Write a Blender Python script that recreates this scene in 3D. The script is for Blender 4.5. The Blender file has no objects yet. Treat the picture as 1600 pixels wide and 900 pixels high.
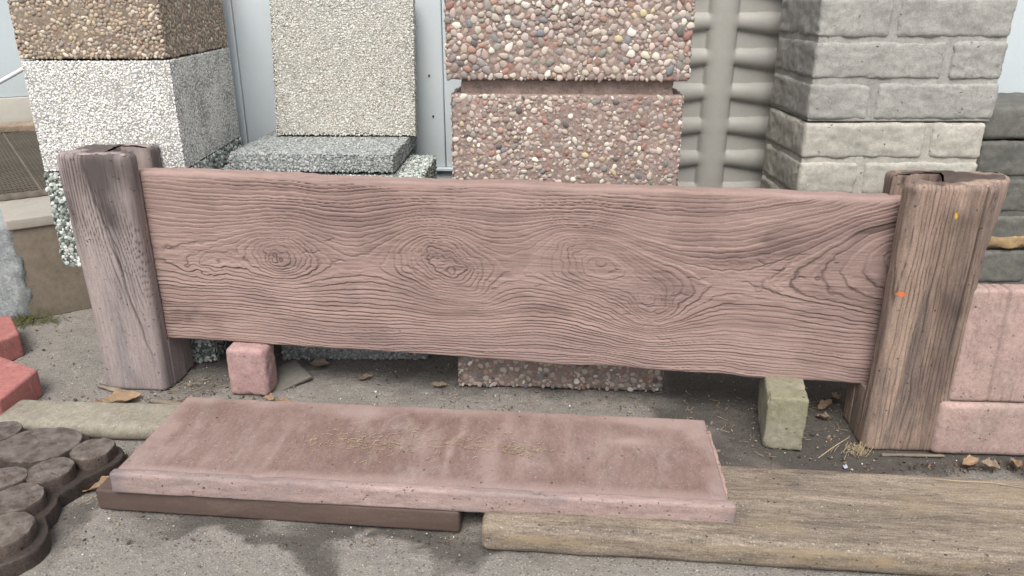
import bpy, bmesh, math, random
import numpy as np
from mathutils import Matrix, Vector, Euler

S = bpy.context.scene
COL = S.collection
R = math.radians
random.seed(7)

# ------------------------------------------------------------------ camera, sky, sun
cam_d = bpy.data.cameras.new("camera")
cam = bpy.data.objects.new("camera", cam_d)
COL.objects.link(cam)
cam.location = (0, 0, 1.15)
cam.rotation_euler = (R(90 - 20.7), 0, 0)
cam_d.sensor_width = 36
cam_d.lens = 36 * 1210 / 1600
cam_d.clip_start = 0.02
cam_d.clip_end = 1500
S.camera = cam

SUN_EL, SUN_AZ = 55, 188
world = bpy.data.worlds.new("World")
S.world = world
world.use_nodes = True
wn = world.node_tree
bg = wn.nodes["Background"]
sky = wn.nodes.new("ShaderNodeTexSky")
sky.sky_type = 'NISHITA'
sky.sun_disc = False
sky.sun_elevation = R(SUN_EL)
sky.sun_rotation = R(SUN_AZ)
sky.dust_density = 4.0
sky.air_density = 1.0
hs = wn.nodes.new("ShaderNodeHueSaturation")
hs.inputs["Saturation"].default_value = 0.30
wn.links.new(sky.outputs[0], hs.inputs["Color"])
wn.links.new(hs.outputs[0], bg.inputs["Color"])
bg.inputs["Strength"].default_value = 0.125
sun_d = bpy.data.lights.new("sun", 'SUN')
sun_d.energy = 1.5
sun_d.angle = R(28)
sun_d.color = (1.0, 0.95, 0.88)
sun = bpy.data.objects.new("sun", sun_d)
COL.objects.link(sun)
sun.rotation_euler = (R(90 - SUN_EL), 0, -R(SUN_AZ - 180))
sun.location = (-2, -4, 6)
S.view_settings.view_transform = 'Standard'
S.view_settings.look = 'None'
S.view_settings.exposure = 0.67
S.view_settings.gamma = 1.0

# ------------------------------------------------------------------ numpy noise
def _h(ix, iy, iz, seed):
    n = (ix * 374761393 + iy * 668265263 + iz * 2147483647 + seed * 1274126177) & 0xffffffff
    n = ((n ^ (n >> 13)) * 1274126177) & 0xffffffff
    n = ((n ^ (n >> 16)) * 2246822519) & 0xffffffff
    n = n ^ (n >> 15)
    return (n & 0xffffff) / float(0xffffff) * 2 - 1

def vn(x, y, z=0.0, seed=0):
    x = np.asarray(x, float); y = np.asarray(y, float) + 0 * x; z = np.asarray(z, float) + 0 * x
    xi = np.floor(x).astype(np.int64); yi = np.floor(y).astype(np.int64); zi = np.floor(z).astype(np.int64)
    fx, fy, fz = x - xi, y - yi, z - zi
    fx = fx * fx * fx * (fx * (fx * 6 - 15) + 10); fy = fy * fy * fy * (fy * (fy * 6 - 15) + 10); fz = fz * fz * fz * (fz * (fz * 6 - 15) + 10)
    o = 0
    for a in (0, 1):
        for b in (0, 1):
            for c in (0, 1):
                o = o + _h(xi + a, yi + b, zi + c, seed) * (fx if a else 1 - fx) * (fy if b else 1 - fy) * (fz if c else 1 - fz)
    return o

def fbm(x, y, z=0.0, oct=4, seed=0, gain=0.5):
    o, a, f = 0, 1.0, 1.0
    for k in range(oct):
        o = o + a * vn(np.asarray(x) * f, np.asarray(y) * f, np.asarray(z) * f, seed + 17 * k)
        a *= gain; f *= 2.03
    return o

def sstep(a, b, x):
    t = np.clip((x - a) / (b - a), 0, 1)
    return t * t * (3 - 2 * t)

# ------------------------------------------------------------------ material building
def srgb(r, g, b):
    return tuple(((c / 255) / 12.92 if c / 255 <= .04045 else ((c / 255 + .055) / 1.055) ** 2.4) for c in (r, g, b))

class NT:
    def __init__(self, name):
        self.m = bpy.data.materials.new(name)
        self.m.use_nodes = True
        self.t = self.m.node_tree
        self.b = self.t.nodes["Principled BSDF"]
        self.out = self.t.nodes["Material Output"]
    def n(self, typ, **kw):
        x = self.t.nodes.new(typ)
        for k, v in kw.items():
            setattr(x, k, v)
        return x
    def l(self, a, b):
        self.t.links.new(a, b)
    def put(self, sock, v):
        if hasattr(v, "is_output"):
            self.l(v, sock)
        else:
            if sock.type == 'RGBA' and len(v) == 3:
                v = (*v, 1)
            sock.default_value = v
    def coords(self, scale=(1, 1, 1), rnd=True):
        tc = self.n("ShaderNodeTexCoord")
        mp = self.n("ShaderNodeMapping")
        mp.inputs["Scale"].default_value = scale
        self.l(tc.outputs["Object"], mp.inputs["Vector"])
        if rnd:
            oi = self.n("ShaderNodeObjectInfo")
            v = self.math('MULTIPLY', oi.outputs["Random"], 37.0)
            self.l(v, mp.inputs["Location"])
        return mp.outputs[0]
    def math(self, op, a, b=0.0, c=None):
        x = self.n("ShaderNodeMath", operation=op)
        self.put(x.inputs[0], a); self.put(x.inputs[1], b)
        if c is not None:
            self.put(x.inputs[2], c)
        return x.outputs[0]
    def noise(self, vec, scale, detail=5, rough=.55, dist=0):
        x = self.n("ShaderNodeTexNoise")
        x.inputs["Scale"].default_value = scale; x.inputs["Detail"].default_value = detail
        x.inputs["Roughness"].default_value = rough; x.inputs["Distortion"].default_value = dist
        self.l(vec, x.inputs["Vector"])
        return x.outputs["Fac"]
    def voro(self, vec, scale, feature='F1', rnd=1.0):
        x = self.n("ShaderNodeTexVoronoi", feature=feature)
        x.inputs["Scale"].default_value = scale
        x.inputs["Randomness"].default_value = rnd
        self.l(vec, x.inputs["Vector"])
        return x.outputs
    def rng(self, v, a, b, c=0.0, d=1.0):
        x = self.n("ShaderNodeMapRange")
        x.clamp = True
        self.put(x.inputs[0], v)
        for i, q in enumerate((a, b, c, d)):
            x.inputs[i + 1].default_value = q
        return x.outputs[0]
    def mix(self, f, a, b, mode='MIX'):
        x = self.n("ShaderNodeMix", data_type='RGBA', blend_type=mode)
        self.put(x.inputs[0], f); self.put(x.inputs[6], a); self.put(x.inputs[7], b)
        return x.outputs[2]
    def attr(self, name):
        x = self.n("ShaderNodeAttribute", attribute_name=name)
        return x
    def bump(self, h, dist, strength=1.0, prev=None):
        x = self.n("ShaderNodeBump")
        x.inputs["Distance"].default_value = dist; x.inputs["Strength"].default_value = strength
        self.l(h, x.inputs["Height"])
        if prev is not None:
            self.l(prev, x.inputs["Normal"])
        return x.outputs[0]
    def done(self, col, rough, normal=None, spec=0.3):
        self.put(self.b.inputs["Base Color"], col)
        self.put(self.b.inputs["Roughness"], rough)
        self.b.inputs["Specular IOR Level"].default_value = spec
        if normal is not None:
            self.l(normal, self.b.inputs["Normal"])
        return self.m

def concrete(name, c1, c2, c3=None, big=3.0, mid=18.0, fine=220.0, grain=.35, pores=0.0, pore_scale=70,
             bump=.0012, rough=.88, stretch=(1, 1, 1), stain=None, paint=False, third=(.56, .72), flecks=None, speck=.0):
    """c1/c2 blend by large noise, c3 appears in blotches, grain multiplies, pores are air holes in a darker colour."""
    k = NT(name)
    v = k.coords(stretch); v0 = k.coords()
    def warpv():
        nz = k.n("ShaderNodeTexNoise"); nz.inputs["Scale"].default_value = 130; nz.inputs["Detail"].default_value = 3
        k.l(v0, nz.inputs["Vector"])
        vm = k.n("ShaderNodeVectorMath", operation='MULTIPLY_ADD')
        k.l(nz.outputs["Color"], vm.inputs[0]); vm.inputs[1].default_value = (.012,) * 3; k.l(v0, vm.inputs[2])
        return vm.outputs[0]
    nb = k.noise(v, big, 5, .6, .3)
    col = k.mix(k.rng(nb, .36, .64), c1, c2)
    if c3 is not None:
        n3 = k.noise(v, big * 1.7 + 1.1, 6, .68, .6)
        col = k.mix(k.rng(n3, third[0], third[1], 0, .85), col, c3)
    nm = k.noise(v, mid, 5, .65)
    nf = k.noise(v0, fine, 3, .6)
    n2 = k.noise(v, mid * 3.3, 4, .65)
    g = k.math('ADD', k.math('MULTIPLY', k.math('SUBTRACT', nm, .5), grain * 2.0), k.math('MULTIPLY', k.math('SUBTRACT', nf, .5), grain * 2.6))
    g = k.math('ADD', g, k.math('MULTIPLY', k.math('SUBTRACT', n2, .5), grain * 2.4))
    g = k.math('MAXIMUM', k.math('ADD', g, 1.0), .15)
    gc = k.n("ShaderNodeCombineColor")
    for i in range(3):
        k.l(g, gc.inputs[i])
    col = k.mix(1.0, col, gc.outputs[0], 'MULTIPLY')
    if flecks is not None:
        vo = k.voro(warpv(), fine * .8)
        wn_ = k.n("ShaderNodeTexWhiteNoise"); k.l(vo["Color"], wn_.inputs["Vector"])
        f = k.math('MULTIPLY', k.rng(wn_.outputs["Value"], .90, .96), k.rng(vo["Distance"], .5, .2))
        col = k.mix(k.math('MULTIPLY', f, .55), col, flecks)
    h = k.math('ADD', k.math('MULTIPLY', nm, .6), k.math('MULTIPLY', nf, .5))
    if pores > 0:
        vo = k.voro(warpv(), pore_scale * 1.5)
        wn_ = k.n("ShaderNodeTexWhiteNoise"); k.l(vo["Color"], wn_.inputs["Vector"])
        sel = k.rng(wn_.outputs["Value"], 1 - pores, 1 - pores + .01)
        p = k.math('MULTIPLY', sel, k.rng(vo["Distance"], .34, .12))
        col = k.mix(k.math('MULTIPLY', p, .75), col, tuple(x * .22 for x in c1))
        h = k.math('SUBTRACT', h, k.math('MULTIPLY', p, 2.0))
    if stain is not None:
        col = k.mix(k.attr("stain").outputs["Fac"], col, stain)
    if paint:
        a = k.attr("paint")
        col = k.mix(a.outputs["Alpha"], col, a.outputs["Color"])
    return k.done(col, rough, k.bump(h, bump))

def tint_mat(name, objcolor=False, rough=.6, vary=.25, bump=.0006):
    """stones: own colour per stone (object colour or the mesh's tint attribute) with a little veining"""
    k = NT(name)
    if objcolor:
        c = k.n("ShaderNodeObjectInfo").outputs["Color"]
    else:
        c = k.attr("tint").outputs["Color"]
    tc = k.n("ShaderNodeTexCoord")
    src = tc.outputs["Object"]
    nz = k.noise(src, 2.0 if objcolor else 160, 4, .6)
    g = k.math('ADD', k.math('MULTIPLY', k.math('SUBTRACT', nz, .5), vary * 2), 1.0)
    gc = k.n("ShaderNodeCombineColor")
    for i in range(3):
        k.l(g, gc.inputs[i])
    return k.done(k.mix(1.0, c, gc.outputs[0], 'MULTIPLY'), rough, None, .4)

# ------------------------------------------------------------------ object building
def link(o, parent=None):
    COL.objects.link(o)
    if parent is not None:
        o.parent = parent
    return o

def empty(name, label, cat, loc=(0, 0, 0), rz=0.0, group=None):
    o = bpy.data.objects.new(name, None)
    o.empty_display_size = .05
    o.location = loc; o.rotation_euler = (0, 0, R(rz))
    tag(o, label, cat, group)
    return link(o)

def tag(o, label, cat, group=None):
    o["label"] = label; o["category"] = cat
    if group: o["group"] = group
    return o

def np_mesh(name, V, quads=None, tris=None, smooth=True, attrs=None, ngons=None):
    me = bpy.data.meshes.new(name)
    V = np.ascontiguousarray(V, dtype=np.float32)
    loops, sizes = [], []
    if quads is not None and len(quads):
        q = np.asarray(quads, np.int32).reshape(-1, 4); loops.append(q.ravel()); sizes.append(np.full(len(q), 4, np.int32))
    if tris is not None and len(tris):
        q = np.asarray(tris, np.int32).reshape(-1, 3); loops.append(q.ravel()); sizes.append(np.full(len(q), 3, np.int32))
    for g in (ngons or []):
        loops.append(np.asarray(g, np.int32)); sizes.append(np.array([len(g)], np.int32))
    L = np.concatenate(loops); Z = np.concatenate(sizes)
    st = np.zeros(len(Z), np.int32); st[1:] = np.cumsum(Z)[:-1]
    me.vertices.add(len(V)); me.vertices.foreach_set("co", V.ravel())
    me.loops.add(len(L)); me.loops.foreach_set("vertex_index", L)
    me.polygons.add(len(Z)); me.polygons.foreach_set("loop_start", st)
    try:
        me.polygons.foreach_set("loop_total", Z)
    except Exception:
        pass
    me.polygons.foreach_set("use_smooth", np.full(len(Z), bool(smooth)))
    me.update(calc_edges=True)
    for k, a in (attrs or {}).items():
        a = np.asarray(a, np.float32)
        if a.ndim == 1:
            at = me.attributes.new(k, 'FLOAT', 'POINT'); at.data.foreach_set("value", a)
        else:
            at = me.attributes.new(k, 'FLOAT_COLOR', 'POINT'); at.data.foreach_set("color", a.ravel())
    me.validate()
    return me

def obj(name, me, mat, parent=None, loc=None, rot=None):
    o = bpy.data.objects.new(name, me)
    if mat is not None and not me.materials:
        me.materials.append(mat)
    link(o, parent)
    if loc is not None: o.location = loc
    if rot is not None: o.rotation_euler = rot
    return o

def sharp(name, me, *a):
    o = obj(name, me, *a)
    try:
        o.data.set_sharp_from_angle(angle=R(32))
    except Exception:
        pass
    return o

def axis_coords(h, r, cell):
    n = max(1, int(round(2 * (h - r) / cell)))
    inner = np.linspace(-(h - r), h - r, n + 1)
    e = np.array([.38, .72, 1.0]) * r
    return np.concatenate([-(h - r) - e[::-1], inner, (h - r) + e])

def rough_box(size, r=.006, cell=.03, disp=None, keep=False):
    """rounded box, evenly gridded, each point pushed along its normal by disp(P) (local metres); centred on origin"""
    hx, hy, hz = (s / 2 for s in size)
    r = min(r, .49 * min(size))
    ax = [axis_coords(h, r, cell) for h in (hx, hy, hz)]
    N = [len(a) for a in ax]
    keys, quads = [], []
    def key(i, j, k): return (i * N[1] + j) * N[2] + k
    for axis in range(3):
        o1, o2 = [(1, 2), (2, 0), (0, 1)][axis]
        A, B = np.meshgrid(np.arange(N[o1]), np.arange(N[o2]), indexing='ij')
        for end in (0, N[axis] - 1):
            idx = [None] * 3
            idx[axis] = np.full_like(A, end); idx[o1] = A; idx[o2] = B
            K = key(*idx)
            q = np.stack([K[:-1, :-1], K[1:, :-1], K[1:, 1:], K[:-1, 1:]], -1).reshape(-1, 4)
            if end == 0: q = q[:, ::-1]
            quads.append(q)
    Q = np.concatenate(quads)
    u, inv = np.unique(Q.ravel(), return_inverse=True)
    Q = inv.reshape(-1, 4)
    i = u // (N[1] * N[2]); j = (u // N[2]) % N[1]; k = u % N[2]
    P = np.stack([ax[0][i], ax[1][j], ax[2][k]], -1)
    h = np.array([hx, hy, hz]) - r
    inn = np.clip(P, -h, h)
    d = P - inn
    n = d / np.maximum(np.linalg.norm(d, axis=1, keepdims=True), 1e-9)
    V = inn + n * r
    if disp is not None:
        V = V + n * disp(V)[:, None]
    if keep:
        return V, Q, n
    return V, Q

def rb(name, size, mat, parent=None, loc=(0, 0, 0), rot=None, r=.006, cell=.03, amp=.0012, fr=14, seed=0, base=True, disp=None, chip=0.0, smooth=True):
    """rough box object whose bottom sits at loc.z when base is True"""
    sd = seed or random.randint(1, 9999)
    def dd(P):
        o = amp * fbm(P[:, 0] * fr, P[:, 1] * fr, P[:, 2] * fr, 3, sd)
        if chip:
            e = np.sort(np.array(size) / 2 - np.abs(P), axis=1)[:, 1]      # nearness to an edge
            c = np.clip(fbm(P[:, 0] * 28, P[:, 1] * 28, P[:, 2] * 28, 3, sd + 5) - .25, 0, 1)
            o = o - chip * c * np.exp(-e / .01)
        if disp is not None:
            o = o + disp(P)
        return o
    V, Q = rough_box(size, r, cell, dd)
    if base:
        V = V + np.array([0, 0, size[2] / 2])
    return obj(name, np_mesh(name, V, Q, smooth=smooth), mat, parent, loc, rot)

# stone templates
def dome_template(seed, seg=8):
    rs = random.Random(seed)
    V, T = [], []
    rings = [(1.0, -.35), (.95, .38), (.66, .82)]
    wob = [1 + rs.uniform(-.24, .2) for _ in range(seg)]
    for rr, z in rings:
        for s in range(seg):
            a = 2 * math.pi * s / seg
            w = wob[s] * rr
            V.append((w * math.cos(a), w * math.sin(a), z * rs.uniform(.92, 1.08)))
    V.append((rs.uniform(-.1, .1), rs.uniform(-.1, .1), .92))
    for k in range(2):
        for s in range(seg):
            a, b = k * seg + s, k * seg + (s + 1) % seg
            T += [(a, b, b + seg), (a, b + seg, a + seg)]
    for s in range(seg):
        T.append((2 * seg + s, 2 * seg + (s + 1) % seg, 3 * seg))
    return np.array(V), np.array(T)

def chip_template(seed):
    bm = bmesh.new()
    bmesh.ops.create_icosphere(bm, subdivisions=1, radius=1)
    rs = random.Random(seed)
    for v in bm.verts:
        v.co *= rs.uniform(.7, 1.2)
    bm.verts.ensure_lookup_table()
    V = np.array([v.co[:] for v in bm.verts]); T = np.array([[v.index for v in f.verts] for f in bm.faces])
    bm.free()
    return V, T

DOMES = [dome_template(100 + i) for i in range(8)]
CHIPS = [chip_template(200 + i) for i in range(8)]
DOME_ME = {}

def palette_pick(rs, pal):
    w = rs.random() * sum(p[3] for p in pal)
    for p in pal:
        w -= p[3]
        if w <= 0:
            break
    f = rs.uniform(.82, 1.16)
    return (min(p[0] * f, .86), min(p[1] * f * rs.uniform(.96, 1.04), .86), min(p[2] * f, .86))

def pack(w, h, radii, tries, seed, tight=.86, keepout=None):
    rs = random.Random(seed)
    rmax = radii[0]
    cs = 2 * rmax
    grid, out = {}, []
    n = sum(tries)
    for r0, tr in zip(radii, tries):
        for _ in range(tr):
            r = r0 * rs.uniform(.8, 1.0)
            x, y = rs.uniform(r * .6, w - r * .6), rs.uniform(r * .6, h - r * .6)
            cx, cy = int(x / cs), int(y / cs)
            ok = True
            for i in (cx - 1, cx, cx + 1):
                for j in (cy - 1, cy, cy + 1):
                    for (a, b, c) in grid.get((i, j), ()):
                        if (a - x) ** 2 + (b - y) ** 2 < (tight * (r + c)) ** 2:
                            ok = False; break
                    if not ok: break
                if not ok: break
            if ok:
                grid.setdefault((cx, cy), []).append((x, y, r)); out.append((x, y, r))
    return out

def merge_instances(tpls, which, M, T, cols):
    """which: template per instance, M: (n,3,3), T: (n,3), cols: (n,3)"""
    Vs, Fs, Cs, off = [], [], [], 0
    which = np.asarray(which)
    for k, (tv, tf) in enumerate(tpls):
        s = np.where(which == k)[0]
        if not len(s): continue
        v = np.einsum('nij,vj->nvi', M[s], tv) + T[s][:, None, :]
        f = tf[None] + (np.arange(len(s)) * len(tv))[:, None, None] + off
        Vs.append(v.reshape(-1, 3)); Fs.append(f.reshape(-1, 3))
        Cs.append(np.repeat(np.concatenate([cols[s], np.ones((len(s), 1))], 1), len(tv), axis=0))
        off += len(s) * len(tv)
    return np.concatenate(Vs), np.concatenate(Fs), np.concatenate(Cs)

def pebble_face(parent, frame, w, h, radii, tries, pal, seed, n_parts=0, visible=None, name="pebble", sink=.35):
    """pebbles bedded in one face. frame: (origin, right, up, normal) in the parent's local space"""
    o, rt, up, nm = (np.array(a, float) for a in frame)
    rs = random.Random(seed)
    pts = pack(w, h, radii, tries, seed)
    if visible is not None:
        pts.sort(key=lambda p: (not visible(p[0], p[1]), -p[2]))
    else:
        pts.sort(key=lambda p: -p[2])
    wh, Ms, Ts, Cs = [], [], [], []
    for i, (x, y, r) in enumerate(pts):
        a = rs.uniform(0, math.tau); asp = rs.uniform(1.0, 1.75)
        ca, sa = math.cos(a), math.sin(a)
        ex, ey = rt * ca + up * sa, -rt * sa + up * ca
        M = np.stack([ex * r * asp ** .5 * 1.04, ey * r / asp ** .5 * 1.04, nm * r * rs.uniform(.32, .55)], 1)
        T = o + rt * x + up * y + nm * rs.uniform(-.0022, .0008)
        c = palette_pick(rs, pal)
        k = rs.randrange(8)
        if i < n_parts:
            if k not in DOME_ME:
                DOME_ME[k] = np_mesh("pebble", DOMES[k][0], tris=DOMES[k][1]); DOME_ME[k].materials.append(MAT['pebble_obj'])
            p = bpy.data.objects.new(name, DOME_ME[k])
            link(p, parent)
            mm = Matrix.Identity(4)
            for q in range(3):
                for s in range(3):
                    mm[q][s] = M[q, s]
                mm[q][3] = T[q]
            p.matrix_basis = mm
            p.color = (*c, 1)
        else:
            wh.append(k); Ms.append(M); Ts.append(T); Cs.append(c)
    return wh, Ms, Ts, Cs

def rand_rots(n, rng):
    q = rng.normal(size=(n, 4)); q /= np.linalg.norm(q, axis=1, keepdims=True)
    w, x, y, z = q.T
    return np.stack([np.stack([1 - 2 * (y * y + z * z), 2 * (x * y - z * w), 2 * (x * z + y * w)], 1),
                     np.stack([2 * (x * y + z * w), 1 - 2 * (x * x + z * z), 2 * (y * z - x * w)], 1),
                     np.stack([2 * (x * z - y * w), 2 * (y * z + x * w), 1 - 2 * (x * x + y * y)], 1)], 1)

def chip_face(frame, w, h, cell, pal, seed, size=.62, out=.25):
    o, rt, up, nm = (np.array(a, float) for a in frame)
    rng = np.random.default_rng(seed); rs = random.Random(seed)
    nx, ny = max(1, int(w / cell)), max(1, int(h / cell))
    gx, gy = np.meshgrid(np.arange(nx), np.arange(ny), indexing='ij')
    x = (gx.ravel() + .5 + (gy.ravel() % 2) * .5 + rng.uniform(-.42, .42, nx * ny)) * w / nx
    y = (gy.ravel() + .5 + rng.uniform(-.42, .42, nx * ny)) * h / ny
    x = np.clip(x, cell * .2, w - cell * .2)
    n = len(x)
    sc = cell * size * rng.uniform(.55, 1.15, n)
    M = rand_rots(n, rng) * np.stack([sc, sc * rng.uniform(.6, 1, n), sc * rng.uniform(.6, 1., n)], 1)[:, None, :]
    along = np.einsum('i,nij->nj', nm, M)
    M = M - .5 * nm[None, :, None] * along[:, None, :]
    T = o + np.outer(x, rt) + np.outer(y, up) + np.outer(rng.uniform(out - .3, out, n) * cell, nm)
    C = np.array([palette_pick(rs, pal) for _ in range(n)])
    return rng.integers(0, 8, n), M, T, C

def box_frames(w, d, h, which="front right left back top"):
    """frames of the faces of a box standing on z=0, centred in x and y"""
    F = {"front": (((-w / 2, -d / 2, 0), (1, 0, 0), (0, 0, 1), (0, -1, 0)), w, h),
         "right": (((w / 2, -d / 2, 0), (0, 1, 0), (0, 0, 1), (1, 0, 0)), d, h),
         "left": (((-w / 2, d / 2, 0), (0, -1, 0), (0, 0, 1), (-1, 0, 0)), d, h),
         "back": (((w / 2, d / 2, 0), (-1, 0, 0), (0, 0, 1), (0, 1, 0)), w, h),
         "top": (((-w / 2, -d / 2, h), (1, 0, 0), (0, 1, 0), (0, 0, 1)), w, d)}
    return [F[k] for k in which.split()]

def stone_block(name, label, cat, loc, rz, size, core_mat, pal, cell, faces, seed, group=None, size_f=.62, tilt=None, r=.006, out=.25):
    """block faced with stone chips: core + one mass of chips"""
    t = empty(name, label, cat, loc, rz, group)
    if tilt: t.rotation_euler = (R(tilt[0]), R(tilt[1]), R(rz))
    w, d, h = size
    rb("core", size, core_mat, t, r=r, cell=.04, amp=.001, seed=seed)
    parts = [chip_face(f, a, b, cell * (1, .8)[q], pal, seed + i + 40 * q, size_f, out - .12 * q) for i, (f, a, b) in enumerate(box_frames(w, d, h, faces)) for q in (0, 1)]
    V, F, C = merge_instances(CHIPS, np.concatenate([p[0] for p in parts]), np.concatenate([p[1] for p in parts]),
                              np.concatenate([p[2] for p in parts]), np.concatenate([p[3] for p in parts]))
    o = obj("stone_chips", np_mesh("stone_chips", V, tris=F, smooth=False, attrs={"tint": C}), MAT['chip'], t)
    o["kind"] = "stuff"
    return t

def tube(pts, r, seg=8):
    pts = [Vector(p) for p in pts]
    V, Q = [], []
    rr = r if isinstance(r, (list, tuple)) else [r] * len(pts)
    for i, p in enumerate(pts):
        d = (pts[min(i + 1, len(pts) - 1)] - pts[max(i - 1, 0)]).normalized()
        a = d.cross(Vector((0, 0, 1)))
        if a.length < .01: a = d.cross(Vector((1, 0, 0)))
        a.normalize(); b = d.cross(a)
        for s in range(seg):
            t = math.tau * s / seg
            V.append((p + (a * math.cos(t) + b * math.sin(t)) * rr[i])[:])
    for i in range(len(pts) - 1):
        for s in range(seg):
            Q.append((i * seg + s, i * seg + (s + 1) % seg, (i + 1) * seg + (s + 1) % seg, (i + 1) * seg + s))
    n = len(pts)
    return np.array(V), np.array(Q), [list(range(seg))[::-1], [(n - 1) * seg + s for s in range(seg)]]

def prism(outline, h, bevel, seg=3):
    bm = bmesh.new()
    vs = [bm.verts.new((x, y, 0)) for x, y in outline]
    f = bm.faces.new(vs)
    ex = bmesh.ops.extrude_face_region(bm, geom=[f])
    bmesh.ops.translate(bm, verts=[v for v in ex["geom"] if isinstance(v, bmesh.types.BMVert)], vec=(0, 0, h))
    bmesh.ops.recalc_face_normals(bm, faces=bm.faces)
    if bevel:
        ed = [e for e in bm.edges if not (e.verts[0].co.z < h * .01 and e.verts[1].co.z < h * .01)]
        bmesh.ops.bevel(bm, geom=ed, offset=bevel, segments=seg, profile=.6, affect='EDGES', clamp_overlap=True)
    for fc in bm.faces: fc.smooth = True
    me = bpy.data.meshes.new("prism")
    bm.to_mesh(me); bm.free()
    try:
        me.set_sharp_from_angle(angle=R(40))
    except Exception:
        pass
    return me

# ------------------------------------------------------------------ materials
MAT = {}
PINK = ((.345, .242, .215), (.295, .21, .188))
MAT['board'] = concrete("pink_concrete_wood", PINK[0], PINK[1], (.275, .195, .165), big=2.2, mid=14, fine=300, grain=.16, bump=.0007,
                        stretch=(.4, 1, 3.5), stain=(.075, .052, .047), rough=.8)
MAT['post_l'] = concrete("mauve_concrete_wood", (.345, .287, .275), (.28, .232, .222), (.20, .185, .188), big=3.0, mid=26, fine=280, grain=.26,
                         pores=.10, pore_scale=75, bump=.001, stretch=(2, 2, .3), stain=(.065, .052, .05), rough=.82, third=(.5, .7))
MAT['post_r'] = concrete("brown_pink_concrete_wood", (.345, .255, .20), (.235, .168, .135), (.125, .10, .09), big=2.6, mid=26, fine=280, grain=.34,
                         pores=.04, pore_scale=75, bump=.0012, stretch=(2.4, 2.4, .3), stain=(.055, .04, .036), paint=True, rough=.84, third=(.46, .62))
MAT['pink_smooth'] = concrete("pale_pink_concrete", (.40, .285, .255), (.35, .25, .225), (.31, .24, .215), big=4, mid=26, fine=280, grain=.34, pores=.06, bump=.0012, third=(.5, .66),
                              stain=(.09, .068, .06))
MAT['tread'] = concrete("red_brown_stair_tread", (.225, .155, .138), (.185, .122, .107), (.27, .215, .192), big=4.2, mid=30, fine=340, grain=.30, pores=.025, bump=.0018,
                        stretch=(1.3, .55, 1), stain=(.375, .285, .262), third=(.5, .68), flecks=(.5, .44, .38))
MAT['nosing'] = concrete("worn_pink_nosing", (.35, .262, .24), (.30, .222, .205), (.245, .20, .195), big=4, mid=26, fine=300, grain=.34, pores=.10, pore_scale=90, bump=.0016,
                        stretch=(.35, 1.5, 1.5), stain=(.20, .165, .165), third=(.52, .7))
MAT['brown_slab'] = concrete("brown_concrete", (.112, .078, .066), (.088, .062, .052), (.16, .122, .104), big=3, mid=14, fine=260, grain=.2, bump=.0006, rough=.6, stretch=(.4, 1, 2))
MAT['log_slab'] = concrete("tan_concrete_log", (.262, .215, .166), (.19, .157, .124), (.138, .114, .096), big=7, mid=42, fine=260, grain=.62, bump=.0016,
                           stretch=(.2, 1.5, 1.5), stain=(.28, .215, .135), rough=.85, pores=.04, third=(.5, .62), flecks=(.5, .46, .4))
MAT['kerb'] = concrete("weathered_kerb_concrete", (.28, .255, .205), (.23, .21, .168), (.33, .31, .265), big=4, mid=24, fine=260, grain=.35, bump=.0014, flecks=(.52, .5, .44))
MAT['disc'] = concrete("dark_brown_concrete", (.092, .07, .06), (.066, .052, .045), (.135, .11, .096), big=8, mid=36, fine=240, grain=.5, bump=.0016, rough=.62, pores=.05, stain=(.20, .172, .155))
MAT['disc_base'] = concrete("darker_brown_concrete", (.06, .046, .04), (.045, .036, .032), (.085, .068, .058), big=8, mid=36, fine=240, grain=.5, bump=.0018, rough=.6)  # darker tone of the disc concrete for the base between the log ends
MAT['red'] = concrete("red_concrete_paver", (.40, .165, .15), (.34, .135, .12), (.44, .24, .22), big=4, mid=24, fine=220, grain=.3, bump=.001, pores=.06)
MAT['pink_paver'] = concrete("pink_paver", (.40, .262, .25), (.35, .225, .215), (.50, .40, .38), big=9, mid=32, fine=240, grain=.3, bump=.001, pores=.05, third=(.58, .7))
MAT['yellow_paver'] = concrete("mossy_grey_paver", (.28, .262, .205), (.215, .205, .135), (.36, .345, .285), big=7, mid=24, fine=240, grain=.3, bump=.001, pores=.05)
MAT['matrix_pink'] = concrete("pink_mortar", (.285, .215, .188), (.235, .178, .155), None, big=5, mid=30, fine=260, grain=.5, bump=.0016)
MAT['matrix_brown'] = concrete("brown_mortar", (.25, .20, .155), (.20, .16, .128), None, big=5, mid=30, fine=260, grain=.45, bump=.0016)
MAT['matrix_white'] = concrete("pale_grey_mortar", (.36, .357, .34), (.31, .307, .293), None, big=5, mid=30, fine=260, grain=.45, bump=.0016)  # plain grey mortar colour between the white chips
MAT['matrix_grey'] = concrete("grey_mortar", (.26, .26, .25), (.21, .212, .205), None, big=5, mid=30, fine=260, grain=.45, bump=.0016)
MAT['matrix_cream'] = concrete("cream_mortar", (.34, .333, .302), (.29, .283, .256), None, big=5, mid=30, fine=260, grain=.45, bump=.0016)
MAT['matrix_dark'] = concrete("dark_green_mortar", (.12, .13, .12), (.09, .10, .095), None, big=5, mid=30, fine=260, grain=.4, bump=.0016)
MAT['grey_brick'] = concrete("grey_split_stone_concrete", (.35, .345, .32), (.285, .282, .264), (.40, .39, .355), big=6, mid=24, fine=260, grain=.3, bump=.0014, pores=.03)
MAT['cream_brick'] = concrete("cream_grey_concrete", (.43, .41, .36), (.35, .338, .30), (.48, .46, .405), big=6, mid=24, fine=260, grain=.28, bump=.0014, pores=.04)
MAT['dark_brick'] = concrete("dark_green_grey_concrete", (.15, .148, .13), (.105, .105, .095), (.19, .185, .162), big=6, mid=22, fine=260, grain=.3, bump=.001, rough=.8)
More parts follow.
